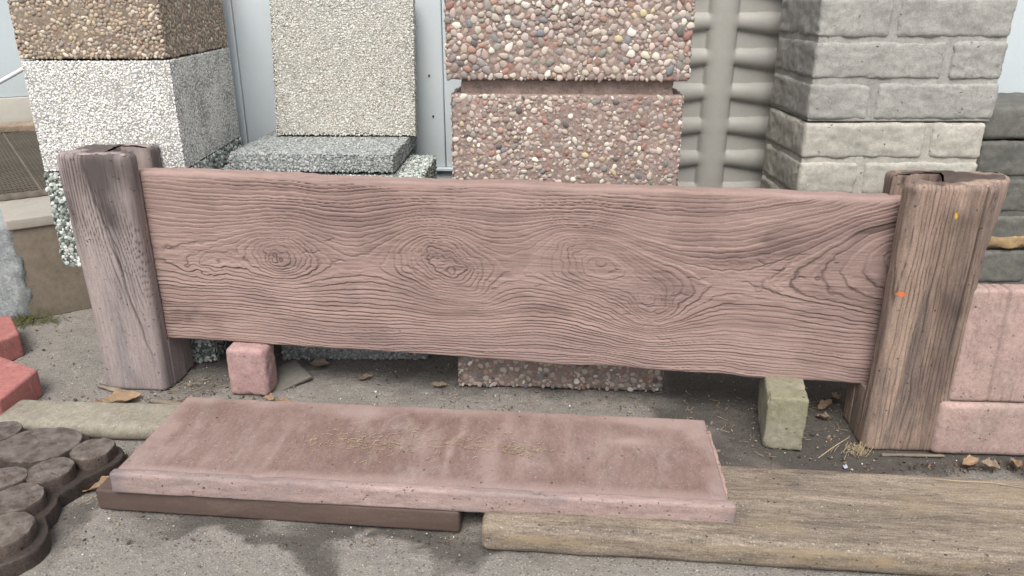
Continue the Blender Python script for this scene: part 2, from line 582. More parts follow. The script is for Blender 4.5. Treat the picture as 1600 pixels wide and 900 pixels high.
MAT['ochre'] = concrete("ochre_stain_concrete", (.36, .25, .125), (.30, .21, .115), (.20, .17, .125), big=14, mid=30, fine=260, grain=.4, bump=.001)
MAT['mould'] = concrete("smooth_grey_concrete", (.40, .392, .362), (.37, .363, .336), None, big=2, mid=14, fine=200, grain=.06, bump=.0003, rough=.55)
MAT['riser'] = concrete("beige_riser_board", (.205, .172, .132), (.185, .157, .122), None, big=2, mid=12, fine=320, grain=.3, bump=.0005, rough=.8)
MAT['riser_top'] = concrete("beige_step_plate", (.36, .335, .29), (.33, .305, .265), None, big=2, mid=12, fine=260, grain=.12, bump=.0005, rough=.7)
MAT['stone'] = concrete("rough_blue_grey_stone", (.31, .33, .33), (.23, .255, .265), (.38, .39, .37), big=9, mid=26, fine=200, grain=.5, bump=.003)
MAT['rubber'] = concrete("dusty_rubber", (.115, .10, .08), (.145, .125, .10), None, big=4, mid=20, fine=200, grain=.2, bump=.0004, rough=.8)
MAT['rubber_dark'] = concrete("dark_rubber", (.045, .04, .034), (.05, .045, .04), None, big=4, mid=20, fine=200, grain=.2, bump=.0004, rough=.8)
MAT['orange_kerb'] = concrete("orange_brown_crumbly_concrete", (.32, .25, .18), (.25, .195, .145), (.42, .37, .31), big=12, mid=30, fine=240, grain=.5, bump=.003)
MAT['slate'] = concrete("dark_tile", (.15, .14, .125), (.12, .115, .105), None, big=5, mid=24, fine=260, grain=.25, bump=.0006, rough=.75)
MAT['wood'] = concrete("weathered_wood", (.27, .225, .18), (.19, .158, .128), (.16, .13, .10), big=8, mid=40, fine=260, grain=.4, bump=.0012, stretch=(.25, 2, 2))
MAT['leaf'] = concrete("dry_orange_leaf", (.30, .205, .13), (.23, .155, .10), (.17, .12, .082), big=14, mid=50, fine=260, grain=.3, bump=.0005, rough=.7)
MAT['leaf_grey'] = concrete("dry_grey_brown_leaf", (.26, .20, .145), (.20, .155, .115), (.32, .25, .19), big=14, mid=50, fine=260, grain=.3, bump=.0005, rough=.8)
MAT['straw'] = concrete("straw", (.46, .38, .25), (.36, .285, .18), None, big=14, mid=50, fine=260, grain=.2, bump=.0002, rough=.7)
MAT['grass'] = concrete("dull_green_grass", (.10, .115, .04), (.14, .14, .055), None, big=14, mid=50, fine=260, grain=.2, bump=.0002, rough=.7)
MAT['plastic_white'] = concrete("white_plastic", (.72, .75, .76), (.70, .73, .74), None, grain=.02, bump=.0001, rough=.4)
MAT['scrap'] = concrete("pale_blue_plastic", (.42, .45, .52), (.36, .39, .46), None, grain=.1, bump=.0001, rough=.5)
MAT['wall'] = concrete("painted_steel_panel", (.575, .635, .66), (.55, .61, .635), None, big=1.2, mid=6, fine=150, grain=.03, bump=.0002, rough=.42)
MAT['wall_base'] = concrete("beige_wall_base", (.52, .50, .45), (.48, .465, .42), None, big=2, mid=10, fine=200, grain=.08, bump=.0005, rough=.7)
MAT['screw'] = concrete("rusty_screw", (.06, .05, .045), (.05, .04, .035), None, grain=.1, bump=.0001, rough=.5)
MAT['pebble_obj'] = tint_mat("river_pebble", True, .55, .28)
MAT['pebble'] = tint_mat("small_river_pebble", False, .58, .2)
MAT['chip'] = tint_mat("marble_chip", False, .62, .12)

PAL_RIVER = [(0.493, 0.431, 0.37, 4), (0.651, 0.616, 0.546, 2.4), (0.396, 0.317, 0.273, 5), (0.334, 0.264, 0.229, 4), (0.317, 0.176, 0.145, 1.5), (0.37, 0.229, 0.176, 1.2), (0.264, 0.242, 0.224, 3), (0.185, 0.198, 0.211, 1.1), (0.422, 0.378, 0.339, 4), (0.484, 0.405, 0.255, 0.6), (0.255, 0.255, 0.22, 1.2), (0.29, 0.224, 0.202, 3), (0.493, 0.414, 0.37, 3), (0.123, 0.114, 0.11, 0.5)]
PAL_BROWN = [(0.361, 0.285, 0.214, 4), (0.437, 0.356, 0.271, 4), (0.285, 0.228, 0.176, 3), (0.513, 0.446, 0.356, 2), (0.361, 0.261, 0.19, 2), (0.323, 0.28, 0.237, 3), (0.437, 0.38, 0.247, 0.5), (0.57, 0.503, 0.427, 1), (0.228, 0.199, 0.171, 1.2)]
PAL_WHITE = [(.74, .74, .71, 6), (.80, .80, .78, 5), (.64, .64, .615, 4), (.76, .73, .60, .7), (.58, .58, .56, .8), (.28, .28, .27, .15)]
PAL_CREAM = [(0.533, 0.523, 0.477, 6), (0.585, 0.576, 0.533, 4), (0.482, 0.469, 0.426, 4), (0.499, 0.421, 0.327, 0.3), (0.396, 0.378, 0.331, 1.2), (0.258, 0.241, 0.215, 0.25), (0.662, 0.649, 0.593, 2)]
PAL_GREEN = [(0.34, 0.357, 0.354, 4), (0.394, 0.408, 0.405, 3), (0.258, 0.279, 0.272, 4), (0.17, 0.19, 0.187, 1.5), (0.462, 0.469, 0.459, 2)]
PAL_GREEN2 = [(.40, .43, .405, 4), (.55, .585, .555, 3), (.24, .285, .255, 3), (.14, .17, .15, 1.6), (.70, .72, .69, 3)]

# ------------------------------------------------------------------ ground
def build_ground():
    xs = np.concatenate([[-700, -250, -90, -35, -14, -7, -4.2, -3.2], np.arange(-2.4, 2.2, .0095), [2.6, 3.4, 4.5, 7, 14, 35, 90, 250, 700]])
    ys = np.concatenate([[-700, -250, -90, -35, -14, -6, -2, -.5, .4, .9], np.arange(1.15, 2.75, .0095), [2.85, 3.1, 3.6, 4.5, 7, 14, 35, 90, 250, 700]])
    X, Y = np.meshgrid(xs, ys, indexing='ij')
    near = np.exp(-(np.maximum(np.abs(X) - 2.2, 0)) ** 2) * np.exp(-(np.maximum(np.abs(Y - 1.9) - .85, 0) / .3) ** 2)
    Z = near * (.0035 * fbm(X * 6, Y * 6, 0, 3, 3) + .0028 * np.maximum(fbm(X * 60, Y * 60, 0, 2, 9), -.3) + .0012 * vn(X * 105, Y * 105, 0, 5)) - .003
    # damp: dark wet marks creeping out from under the slabs; soil: dark dirt behind the log slab, with shade under the plank painted in
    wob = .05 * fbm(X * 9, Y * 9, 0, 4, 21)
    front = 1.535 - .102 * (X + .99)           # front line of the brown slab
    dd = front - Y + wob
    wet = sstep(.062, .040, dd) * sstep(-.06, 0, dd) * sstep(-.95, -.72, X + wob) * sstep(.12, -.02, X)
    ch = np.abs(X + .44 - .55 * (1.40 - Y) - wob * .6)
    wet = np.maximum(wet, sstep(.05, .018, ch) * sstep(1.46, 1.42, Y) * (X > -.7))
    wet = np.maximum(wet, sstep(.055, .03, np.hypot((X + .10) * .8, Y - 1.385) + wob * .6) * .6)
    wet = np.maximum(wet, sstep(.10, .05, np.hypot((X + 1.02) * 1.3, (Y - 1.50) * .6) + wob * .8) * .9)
    soil = sstep(.36, .62, X + wob * 2) * sstep(1.62, 1.72, Y + wob) * sstep(2.6, 2.1, Y)
    soil = np.maximum(soil, .55 * sstep(2.08, 2.32, Y + wob * 2) * sstep(-1.4, -.9, X))
    soil = np.maximum(soil, .75 * sstep(-1.2, -.95, X) * sstep(-.6, -.8, X) * sstep(2.05, 2.2, Y + wob))
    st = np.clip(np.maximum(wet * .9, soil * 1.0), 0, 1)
    cf = fbm(X * 2.6 + 5, Y * 2.6, 0, 5, 33, .6)
    crk = np.exp(-(cf / .012) ** 2) * sstep(-.1, .4, fbm(X * 1.5, Y * 1.5, 4, 2, 34)) * near
    Z = Z - .004 * crk
    st = np.clip(st + .7 * crk + .15 * sstep(.2, .9, fbm(X * 4, Y * 5, 2, 4, 35)) * near, 0, 1)
    nx, ny = len(xs), len(ys)
    I = np.arange(nx * ny).reshape(nx, ny)
    Q = np.stack([I[:-1, :-1], I[1:, :-1], I[1:, 1:], I[:-1, 1:]], -1).reshape(-1, 4)
    V = np.stack([X.ravel(), Y.ravel(), Z.ravel()], 1)
    k = NT("dusty_asphalt")
    v = k.coords(rnd=False)
    n1 = k.noise(v, 2.2, 6, .65, .4); n2 = k.noise(v, 34, 5, .7); n3 = k.noise(v, 330, 3, .6)
    col = k.mix(k.rng(n1, .35, .65), (.24, .222, .20), (.20, .185, .168))
    col = k.mix(k.rng(n2, .5, .72, 0, .55), col, (.31, .275, .23))
    vo = k.voro(v, 150)
    wn_ = k.n("ShaderNodeTexWhiteNoise"); k.l(vo["Color"], wn_.inputs["Vector"])
    agg = k.math('MULTIPLY', k.rng(vo["Distance"], .5, .36), k.rng(wn_.outputs["Value"], .35, .95))
    col = k.mix(k.math('MULTIPLY', agg, .7), col, (.36, .345, .315))
    dk = k.math('MULTIPLY', k.rng(vo["Distance"], .5, .3), k.rng(wn_.outputs["Value"], .25, .1))
    col = k.mix(k.math('MULTIPLY', dk, .85), col, (.09, .085, .08))
    g = k.math('ADD', k.math('MULTIPLY', k.math('SUBTRACT', n3, .5), 1.5), 1.0)
    gc = k.n("ShaderNodeCombineColor")
    for i in range(3): k.l(g, gc.inputs[i])
    col = k.mix(1.0, col, gc.outputs[0], 'MULTIPLY')
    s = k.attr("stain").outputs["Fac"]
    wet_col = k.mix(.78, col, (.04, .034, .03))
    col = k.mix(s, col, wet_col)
    h = k.math('ADD', k.math('MULTIPLY', agg, .7), k.math('ADD', k.math('MULTIPLY', n3, .6), k.math('MULTIPLY', n2, .8)))
    m = k.done(col, k.rng(s, 0, 1, .93, .75), k.bump(h, .0022), .25)
    o = obj("ground", np_mesh("ground", V, Q, attrs={"stain": st.ravel()}), m)
    o["kind"] = "structure"
build_ground()

# grit lying on the asphalt
def build_grit():
    rng = np.random.default_rng(5); rs = random.Random(5)
    n = 5200
    x = rng.uniform(-1.7, 1.5, n); y = rng.uniform(1.2, 2.7, n)
    sc = .0011 + .0022 * rng.random(n) ** 3
    sc[:60] = rng.uniform(.003, .0055, 60)
    M = rand_rots(n, rng) * np.stack([sc, sc * .8, sc * .7], 1)[:, None, :]
    T = np.stack([x, y, sc * .3 - .001], 1)
    pal = [(.42, .40, .36, 4), (.55, .53, .49, 1.6), (.24, .21, .18, 5), (.14, .12, .105, 3), (.34, .27, .21, 2), (.70, .69, .66, .5)]
    C = np.array([palette_pick(rs, pal) for _ in range(n)])
    V, F, C = merge_instances(CHIPS, rng.integers(0, 8, n), M, T, C)
    o = obj("grit", np_mesh("grit", V, tris=F, smooth=False, attrs={"tint": C}), MAT['chip'])
    o["kind"] = "stuff"; o["label"] = "fine grit and crumbs scattered over the dusty asphalt"; o["category"] = "grit"
build_grit()

def build_litter():
    rng = np.random.default_rng(15); rs = random.Random(15)
    spots = [(-1.0, 2.10, .12, .06, 3), (.9, 1.93, .16, .13, 8), (.1, 2.06, .5, .04, 4), (-1.0, 1.66, .06, .09, 3), (-1.15, 2.05, .14, .04, 4), (1.2, 1.72, .14, .012, 4),
             (-.3, 1.43, .4, .012, 3), (-.8, 2.2, .12, .06, 3), (-.3, 2.25, .3, .06, 3), (-1.6, 2.45, .2, .15, 2), (0, 1.7, .9, .35, 2)]
    wts = np.array([q[4] for q in spots], float); wts /= wts.sum()
    n = 1500
    k = rng.choice(len(spots), n, p=wts)
    sp = np.array([q[:4] for q in spots])[k]
    x = sp[:, 0] + rng.normal(size=n) * sp[:, 2]; y = sp[:, 1] + rng.normal(size=n) * sp[:, 3]
    sc = .0025 + .006 * rng.random(n) ** 2.5
    M = rand_rots(n, rng) * np.stack([sc, sc * .6, sc * .16], 1)[:, None, :]
    T = np.stack([x, y, sc * .25], 1)
    pal = [(.16, .11, .07, 4), (.22, .165, .115, 4), (.09, .07, .055, 5), (.30, .23, .16, 2), (.06, .05, .042, 4)]
    C = np.array([palette_pick(rs, pal) for _ in range(n)])
    V, F, C = merge_instances(CHIPS, rng.integers(0, 8, n), M, T, C)
    o = obj("leaf_litter", np_mesh("leaf_litter", V, tris=F, smooth=False, attrs={"tint": C}), MAT['chip'])
    o["kind"] = "stuff"; o["label"] = "crushed leaf bits and dark crumbs gathered along the slabs"; o["category"] = "litter"
build_litter()

# ------------------------------------------------------------------ kiosk wall behind
WY = 2.99
kiosk = empty("kiosk", "pale blue grey kiosk wall of steel panels behind the concrete samples", "building", (0, WY, 0))
edges = [-1.5, -1.018, -.257, .504, 1.265, 2.026, 2.787, 3.55]
for a, b in zip(edges[:-1], edges[1:]):
    rb("wall_panel", (b - a - .002, .05, 1.9), MAT['wall'], kiosk, ((a + b) / 2, .025, .522), r=.006, cell=.3, amp=.0006, fr=2)
rb("plinth_flashing", (5.05, .062, .5), MAT['wall'], kiosk, (1.025, .034, .012), r=.005, cell=.4, amp=.0005, fr=2)
rb("sill_strip", (5.05, .03, .012), MAT['wall'], kiosk, (1.025, -.004, .511), r=.003, cell=.4, amp=0)
rb("side_wall", (.05, 3.0, 2.4), MAT['wall'], kiosk, (-1.5, 1.56, .0), r=.006, cell=.4, amp=.0005, fr=2)
for sx, sz in ((-.83, .72), (-.30, .72), (-.31, .87)):
    V, Q, N = tube([(sx, -.004, sz), (sx, .002, sz)], .004, 8)
    obj("screw", np_mesh("screw", V, Q, ngons=N), MAT['screw'], kiosk)

# ------------------------------------------------------------------ porch on the left
porch = empty("porch_step", "low beige porch step with pale top plate behind the stack of stone blocks", "step", (-1.82, 2.70, 0), 35)
rb("riser", (2.2, .04, .352), MAT['riser'], porch, (1.1, .02, .0), r=.004, cell=.08, amp=.001, fr=5)
rb("side_riser", (.04, 2.3, .352), MAT['riser'], porch, (.0205, 1.19, .0), r=.004, cell=.08, amp=.001, fr=5)
rb("top_plate", (2.23, 2.4, .040), MAT['riser_top'], porch, (1.105, 1.19, .353), r=.006, cell=.08, amp=.0012, fr=5)
rb("top_plate", (2.2, 2.4, .04), MAT['riser_top'], porch, (-1.112, 1.55, .353), r=.006, cell=.1, amp=.0012, fr=5)

stn = rb("stone_block", (.62, .5, .385), MAT['stone'], None, (-2.165, 2.86, 0), (0, 0, R(14)), r=.03, cell=.018, amp=.004, fr=9, seed=31,
         disp=lambda P: .009 * fbm(P[:, 0] * 22, P[:, 1] * 22, P[:, 2] * 22, 4, 77))
tag(stn, "rough blue grey stone block at the left corner of the beige porch step", "stone")

# rubber honeycomb mat
def build_mat():
    t = empty("rubber_mat", "dusty brown honeycomb rubber mat lying on the porch step", "door mat", (-1.93, 3.02, .394), 36)
    rb("backing", (2.5, 1.72, .004), MAT['rubber_dark'], t, (-.45, .87, 0), r=.0015, cell=.2, amp=0)
    Vs, Qs, off = [], [], 0
    na = 150
    a = np.linspace(-1.6, .75, na)
    tri = (np.arange(na) % 2) * 2.0 - 1
    nb = 96
    for k in range(nb):
        b0 = .015 + k * .0178
        w = b0 + tri * .0058 * (1 if k % 2 else -1)
        for (d0, z0), (d1, z1) in (((-.0022, .004), (-.0022, .022)), ((-.0022, .022), (.0022, .022)), ((.0022, .022), (.0022, .004))):
            V = np.concatenate([np.stack([a, w + d0, np.full(na, z0)], 1), np.stack([a, w + d1, np.full(na, z1)], 1)])
            i = np.arange(na - 1)
            Qs.append(np.stack([i, i + 1, i + 1 + na, i + na], 1) + off); Vs.append(V); off += 2 * na
    o = obj("honeycomb_ribs", np_mesh("honeycomb_ribs", np.concatenate(Vs), np.concatenate(Qs), smooth=False), MAT['rubber'], t)
    o["kind"] = "stuff"
    for x in np.arange(-1.5, .8, .155):
        rb("divider_rib", (.008, 1.7, .02), MAT['rubber'], t, (x, .86, .0045), r=.002, cell=.3, amp=0)
    V, Q = [], []
    aa = np.linspace(-1.6, .75, 300)
    yy = .004 - .006 * np.abs(np.sin(aa * 60))
    n = len(aa)
    V = np.concatenate([np.stack([aa, yy, np.full(n, .001)], 1), np.stack([aa, yy, np.full(n, .023)], 1), np.stack([aa, yy + .012, np.full(n, .023)], 1)])
    i = np.arange(n - 1)
    obj("scalloped_edge", np_mesh("scalloped_edge", V, np.concatenate([np.stack([i, i + 1, i + 1 + n, i + n], 1), np.stack([i, i + 1, i + 1 + n, i + n], 1) + n])), MAT['rubber'], t)
build_mat()

pw = empty("porch_wall", "white porch wall with a beige base band above the rubber mat", "wall", (-2.9, 4.74, .0), 33)
rb("base_band", (3.6, .06, .165), MAT['wall_base'], pw, (.3, .05, .415), r=.006, cell=.1, amp=.001)
rb("wall_panel", (3.6, .05, 1.8), MAT['wall'], pw, (.3, .055, .582), r=.004, cell=.3, amp=.0006, fr=2)
kb = rb("edge_strip", (3.6, .14, .045), MAT['orange_kerb'], pw, (.3, -.06, .394), r=.012, cell=.025, amp=.006, fr=22, chip=.01)
pts = [(-2.78 - .32 + .62 * t, 4.32 + .15 * t, .60 + .30 * t ** 1.6 + .02 * math.sin(t * 3)) for t in np.linspace(0, 1.35, 24)]
V, Q, N = tube(pts, .012, 10)
tag(obj("cable", np_mesh("cable", V, Q, ngons=N), MAT['plastic_white']), "white cable sagging in front of the porch wall", "cable")

# ------------------------------------------------------------------ stack of chip faced blocks on the left
def make_pebble_block(name, label, loc, rz, size, core, pal, seed, faces, radii, tries, n_parts=0, vis=None, group=None, cat="block"):
    t = empty(name, label, cat, loc, rz, group)
    w, d, h = size
    rb("core", size, core, t, r=.008, cell=.03, amp=.0018, fr=30, seed=seed, chip=.006)
    W, M, T, C = [], [], [], []
    for i, (f, a, b) in enumerate(box_frames(w, d, h, faces)):
        x = pebble_face(t, f, a, b, radii, tries, pal, seed + i, n_parts if i == 0 else 0, vis if i == 0 else None)
        for p, q in zip((W, M, T, C), x): p.extend(q)
    V, F, C = merge_instances(DOMES, W, np.array(M), np.array(T), np.array(C))
    o = obj("small_pebbles", np_mesh("small_pebbles", V, tris=F, attrs={"tint": C}), MAT['pebble'], t)
    o["kind"] = "stuff"
    return t

RZ = 3.0
bx, by = -1.404, 2.30                        # front left foot of the stack
def stack_c(w, d, dx=0, dy=0):
    c, s = math.cos(R(RZ)), math.sin(R(RZ))
    lx, ly = dx + w / 2, dy + d / 2
    return bx + lx * c - ly * s, by + lx * s + ly * c
G1 = "stone faced blocks stacked on the left"
x, y = stack_c(.36, .46, .055, .02)
stone_block("stone_block", "lowest grey green stone block, mostly hidden behind the left wood grain post", "block", (x, y, 0), RZ, (.36, .46, .352),
            MAT['matrix_dark'], PAL_GREEN2, .014, "front right", 41, G1)
x, y = stack_c(.415, .60)
stone_block("stone_block", "grey green marble chip block under the white chip block", "block", (x, y, .356), RZ, (.415, .60, .296),
            MAT['matrix_dark'], PAL_GREEN2, .0135, "front left right", 43, G1, size_f=.7, out=.35)
stone_block("stone_block", "white marble chip block between the brown pebble block and the green chip block", "block", (x, y, .656), RZ, (.413, .60, .318),
            MAT['matrix_white'], PAL_WHITE, .0070, "front left right", 45, G1, size_f=.66, out=.12)
x, y = stack_c(.412, .595, -.002, .005)
make_pebble_block("stone_block", "brown pebble faced block on top of the white chip block", (x, y, .979), RZ - .6, (.412, .595, .32), MAT['matrix_brown'], PAL_BROWN, 47,
                  "front right left", (.0078, .0062, .005, .0036), (700, 4500, 8000, 9000), group=G1)

# ------------------------------------------------------------------ grey chip slabs and the cream slab
G2 = "grey chip slabs behind the plank"
stone_block("stone_block", "grey chip base block glimpsed in the gap below the plank", "block", (-.53, 2.60, 0), 0, (.49, .48, .298), MAT['matrix_grey'], PAL_GREEN, .011, "front right", 51, G2)
stone_block("stone_block", "grey green chip block under the thin grey slab, its dark corner at the white wall", "block", (-.638, 2.62, .301), -1.5, (.70, .44, .298), MAT['matrix_dark'], PAL_GREEN2, .0105, "front right top", 53, G2, out=.3, size_f=.68)
stone_block("paving_slab", "flat grey chip slab under the leaning cream slab", "slab", (-.645, 2.74, .612), -2, (.535, .49, .055), MAT['matrix_grey'], PAL_GREEN, .0085, "top front right left", 55, G2, r=.012, size_f=.72, out=.3)
stone_block("paving_slab", "cream chip slab leaning upright against the white wall", "slab", (-.601, 2.845, .672), -.5, (.502, .052, .502), MAT['matrix_cream'], PAL_CREAM, .0074, "front right left top", 57, None, tilt=(-9, .3), r=.014, size_f=.68, out=.18)

# ------------------------------------------------------------------ pink pebble pillar: three blocks with recessed necks
PILX, PILY, PRZ = .147, 2.145, -3.8
def pillar_block(z, h, label, seed, radii, tries, n_parts, vis, w=.63, d=.60, dx=0):
    c, s = math.cos(R(PRZ)), math.sin(R(PRZ))
    t = make_pebble_block("pebble_block", label, (PILX + dx - s * d / 2, PILY + c * d / 2, z), PRZ, (w, d, h), MAT['matrix_pink'], PAL_RIVER, seed,
                          "front left right", radii, tries, n_parts, vis, "pebble faced pillar blocks")
    # neck: bevelled shoulder and recessed collar on top
    rb("neck", (w - .05, d - .05, .0435), MAT['matrix_pink'], t, (0, 0, h - .006), r=.004, cell=.02, amp=.002, fr=40, seed=seed + 70, chip=.008)
    return t
pillar_block(.004, .425, "lowest pebble faced pillar block with its foot showing below the plank", 61, (.0105, .0085, .0065, .0045), (300, 900, 1500, 2200), 300, lambda x, y: y < .12)
pillar_block(.470, .428, "middle pebble pillar block with sparser stones under the recessed pink neck", 63, (.0098, .0082, .0063, .0046, .0034), (300, 900, 1700, 2600, 2600), 300, lambda x, y: y > .1)
pillar_block(.936, .44, "densely pebbled top pillar block above the recessed pink neck", 65, (.0116, .0096, .0076, .0058, .004), (700, 2600, 4600, 6000, 7000), 300, lambda x, y: y < .24, w=.65)

# ------------------------------------------------------------------ grey ribbed panel
def build_ribbed():
    w, h = .66, 1.30
    nx, nz = 190, 470
    a = np.linspace(-w / 2, w / 2, nx); b = np.linspace(0, h, nz)
    X, Z = np.meshgrid(a, b, indexing='ij')
    r0 = .051
    rib = np.sqrt(np.clip(r0 ** 2 - X ** 2, 0, None)) * .68
    sp = .1165
    zz = (Z - .03) / sp
    zc = (np.round(zz)) * sp + .03
    ax = np.abs(X)
    hw = .0265 + .085 * np.clip(ax - r0, 0, .3) 
    cz = zc - .012 - .055 * np.clip(ax - r0, 0, .3)
    dz = Z - cz
    dz = np.minimum(np.abs(dz), np.abs(np.abs(dz) - sp))
    bar = np.sqrt(np.clip(hw ** 2 - dz ** 2, 0, None)) * .74
    H = np.log(np.exp(rib * 170) + np.exp(bar * 170) - 1) / 170
    V = np.stack([X.ravel(), -H.ravel(), Z.ravel()], 1)
    I = np.arange(nx * nz).reshape(nx, nz)
    Q = np.stack([I[:-1, :-1], I[1:, :-1], I[1:, 1:], I[:-1, 1:]], -1).reshape(-1, 4)
    # close the back
    bd = np.concatenate([I[:, 0], I[-1, 1:], I[-2::-1, -1], I[0, -2:0:-1]])
    Vb = V[bd].copy(); Vb[:, 1] = .05
    o = len(V); n = len(bd); i = np.arange(n)
    Q2 = np.stack([bd, o + i, o + (i + 1) % n, bd[(i + 1) % n]], 1)
    me = np_mesh("ribbed_panel", np.concatenate([V, Vb]), np.concatenate([Q, Q2]), ngons=[list(o + i[::-1])])
    t = obj("ribbed_panel", me, MAT['mould'], None, (.716, 2.78, 0), (0, 0, 0))
    tag(t, "smooth grey concrete panel with a central rib and rounded side ribs, beside the pebble pillar", "panel")
build_ribbed()

# ------------------------------------------------------------------ split-stone brick columns
def brick_disp(seed, k=1.0):
    def f(P):
        e = fbm(P[:, 0] * 15, P[:, 1] * 15, P[:, 2] * 22, 4, seed, .6)
        rd = np.abs(fbm(P[:, 0] * 26, P[:, 1] * 26, P[:, 2] * 40, 3, seed + 9))
        f3 = np.abs(fbm(P[:, 0] * 55, P[:, 1] * 55, P[:, 2] * 80, 3, seed + 19))
        cr = np.exp(-(fbm(P[:, 0] * 9, P[:, 1] * 9, P[:, 2] * 17, 4, seed + 29, .6) / .035) ** 2) * sstep(.1, .5, fbm(P[:, 0] * 7, P[:, 1] * 7, P[:, 2] * 9, 2, seed + 39))
        return k * (.0026 * e - .0022 * rd - .0014 * f3 - .0038 * cr + .001)
    return f
def add_brick(parent, x0, x1, y0, y1, z0, z1, mat, seed, r=.013, k=1.0):
    rb("brick", (x1 - x0, y1 - y0, z1 - z0), mat, parent, ((x0 + x1) / 2, (y0 + y1) / 2, z0), r=r, cell=.0075, amp=0, seed=seed, disp=brick_disp(seed, k))
def column_block(x0, x1, yf, dep, z, courses, ch, joints, mat, label, seed, group, core_mat=None, name="column_block", jw=.017):
    t = empty(name, label, "block", ((x0 + x1) / 2, yf, z), 0, group)
    w = x1 - x0; h = ch * courses
    rb("core", (w - .007, dep - .009, h - .003), core_mat or mat, t, (0, dep / 2, .0), r=.004, cell=.025, amp=.001, seed=seed)
    for c in range(courses):
        j = -w / 2 + joints[c] * w
        z0, z1 = c * ch + .004, (c + 1) * ch - (.005 if c < courses - 1 else .002)
        p = .002
        add_brick(t, -w / 2 - p, j - jw / 2, -p, dep * .97, z0, z1, mat, seed + 3 * c + 1)
        add_brick(t, j + jw / 2, w / 2 + p, -p, dep * .98, z0, z1, mat, seed + 3 * c + 2)
    return t
GC = "grey split stone column blocks"
CX0, CX1, CY = .868, 1.412, 2.305
column_block(CX0 + .012, CX1 - .012, CY, .36, .0, 1, .115, [.4], MAT['dark_brick'], "lowest grey column block hidden behind the right end of the plank", 301, GC)
column_block(CX0 - .004, CX1 - .016, CY, .36, .118, 3, .1135, [.7, .36, .68], MAT['cream_brick'], "hidden lower cream grey column block resting beneath the visible pale one", 311, GC)
column_block(CX0 - .002, CX1 - .012, CY, .36, .4625, 3, .1125, [.42, .345, .69], MAT['cream_brick'], "pale cream grey column block just above the right end of the plank", 321, GC)
column_block(CX0, CX1, CY, .36, .802, 3, .1155, [.34, .70, .385], MAT['grey_brick'], "grey split stone column block standing on the paler cream grey one", 331, GC)
column_block(CX0, CX1, CY, .36, 1.151, 3, .1155, [.70, .36, .7], MAT['grey_brick'], "topmost grey split stone column block cut by the picture's upper edge", 341, GC)

GD = "dark green grey column blocks"
DX0 = 1.455
t = column_block(DX0, DX0 + .54, 2.40, .36, .025, 3, .1165, [.5, .62, .45], MAT['dark_brick'], "lower dark column block with smooth courses behind the pink block", 401, GD)
t = column_block(DX0, DX0 + .54, 2.40, .36, .378, 3, .117, [.62, .55, .66], MAT['dark_brick'], "upper dark column block with an ochre stain along its lowest course", 411, GD)
rb("ochre_patch", (.26, .014, .040), MAT['ochre'], t, (-.115, .001, .0055), r=.004, cell=.01, amp=.0055, fr=34, seed=9, chip=.006)
tc = rb("cap_slab", (.56, .38, .10), MAT['dark_brick'], None, (DX0 + .275, 2.59, .732), None, r=.016, cell=.015, amp=.002, seed=421, disp=brick_disp(421, .6))
tag(tc, "dark cap slab on top of the right hand dark column", "slab")

# ------------------------------------------------------------------ wood grain relief: the plank
def ring_profile(L):
    p = L - np.floor(L)
    rise = np.clip(p / .80, 0, 1) ** .75
    fall = sstep(1.0, .86, p)
    hgt = rise * fall
    pc = (p + .5) % 1.0 - .5
    groove = np.exp(-((pc + .01) / .095) ** 2)
    hgt = .65 * hgt + .55 - .55 * np.exp(-((pc + .01) / .075) ** 2)
    return hgt, groove

def plank_field(u, v):
    """growth ring level L over the plank face (u along, v up, metres)"""
    du = .012 * fbm(u * 5, v * 9, 0, 3, 11)
    dv = .010 * fbm(u * 3.2, v * 7, 3, 3, 12) + .0016 * fbm(u * 34, v * 60, 0, 2, 13)
    U, W = u + du, v + dv
    vc = .285 - .018 * np.sin(U * 2.4) - .05 * sstep(1.2, 2.0, U)
    s = (W - vc)
    L = np.where(s > 0, 12.0 * (s / .22) ** 1.7, 22.0 * (-s / .285) ** 1.5)
    def knot(cx, cy, a, b, A, rot=0.0, pw=1.25):
        c, sn = math.cos(rot), math.sin(rot)
        x, y = U - cx, W - cy
        X, Y = (x * c + y * sn) / a, (-x * sn + y * c) / b
        q = np.sqrt(X * X + Y * Y + .004)
        q = np.log1p(np.exp((q - .34) * 9)) / 9
        return 1.25 * A * np.exp(-(q * 1.12) ** pw)
    L = L - knot(.470, .300, .088, .070, 6.2, .2) - knot(.245, .250, .085, .050, 2.3, .25)
    L = L - knot(.946, .302, .106, .082, 7.2, -.45) - knot(1.04, .205, .06, .03, 1.6, -.4)
    L = L - knot(1.365, .335, .135, .085, 7.6, -.40) - knot(1.535, .190, .082, .066, 6.4, .1)
    L = L - knot(2.27, .50, .32, .19, 13.0, .1, 1.5) - knot(-.08, .27, .12, .05, 1.2, 0)
    km = sum(np.exp(-((u - a) / .10) ** 2 - ((v - b) / .06) ** 2) for a, b in ((.47, .30), (.946, .30), (1.36, .33), (1.525, .195), (.245, .25)))
    L = L + 1.1 * km * fbm(u * 13, v * 19, 5, 3, 27) + .35 * km * fbm(u * 45, v * 55, 2, 2, 28)
    # torn fibre around the knots
    L = L + .16 * fbm(u * 42, v * 46, 7, 3, 14) * np.exp(-((v - .28) / .12) ** 2)
    return L

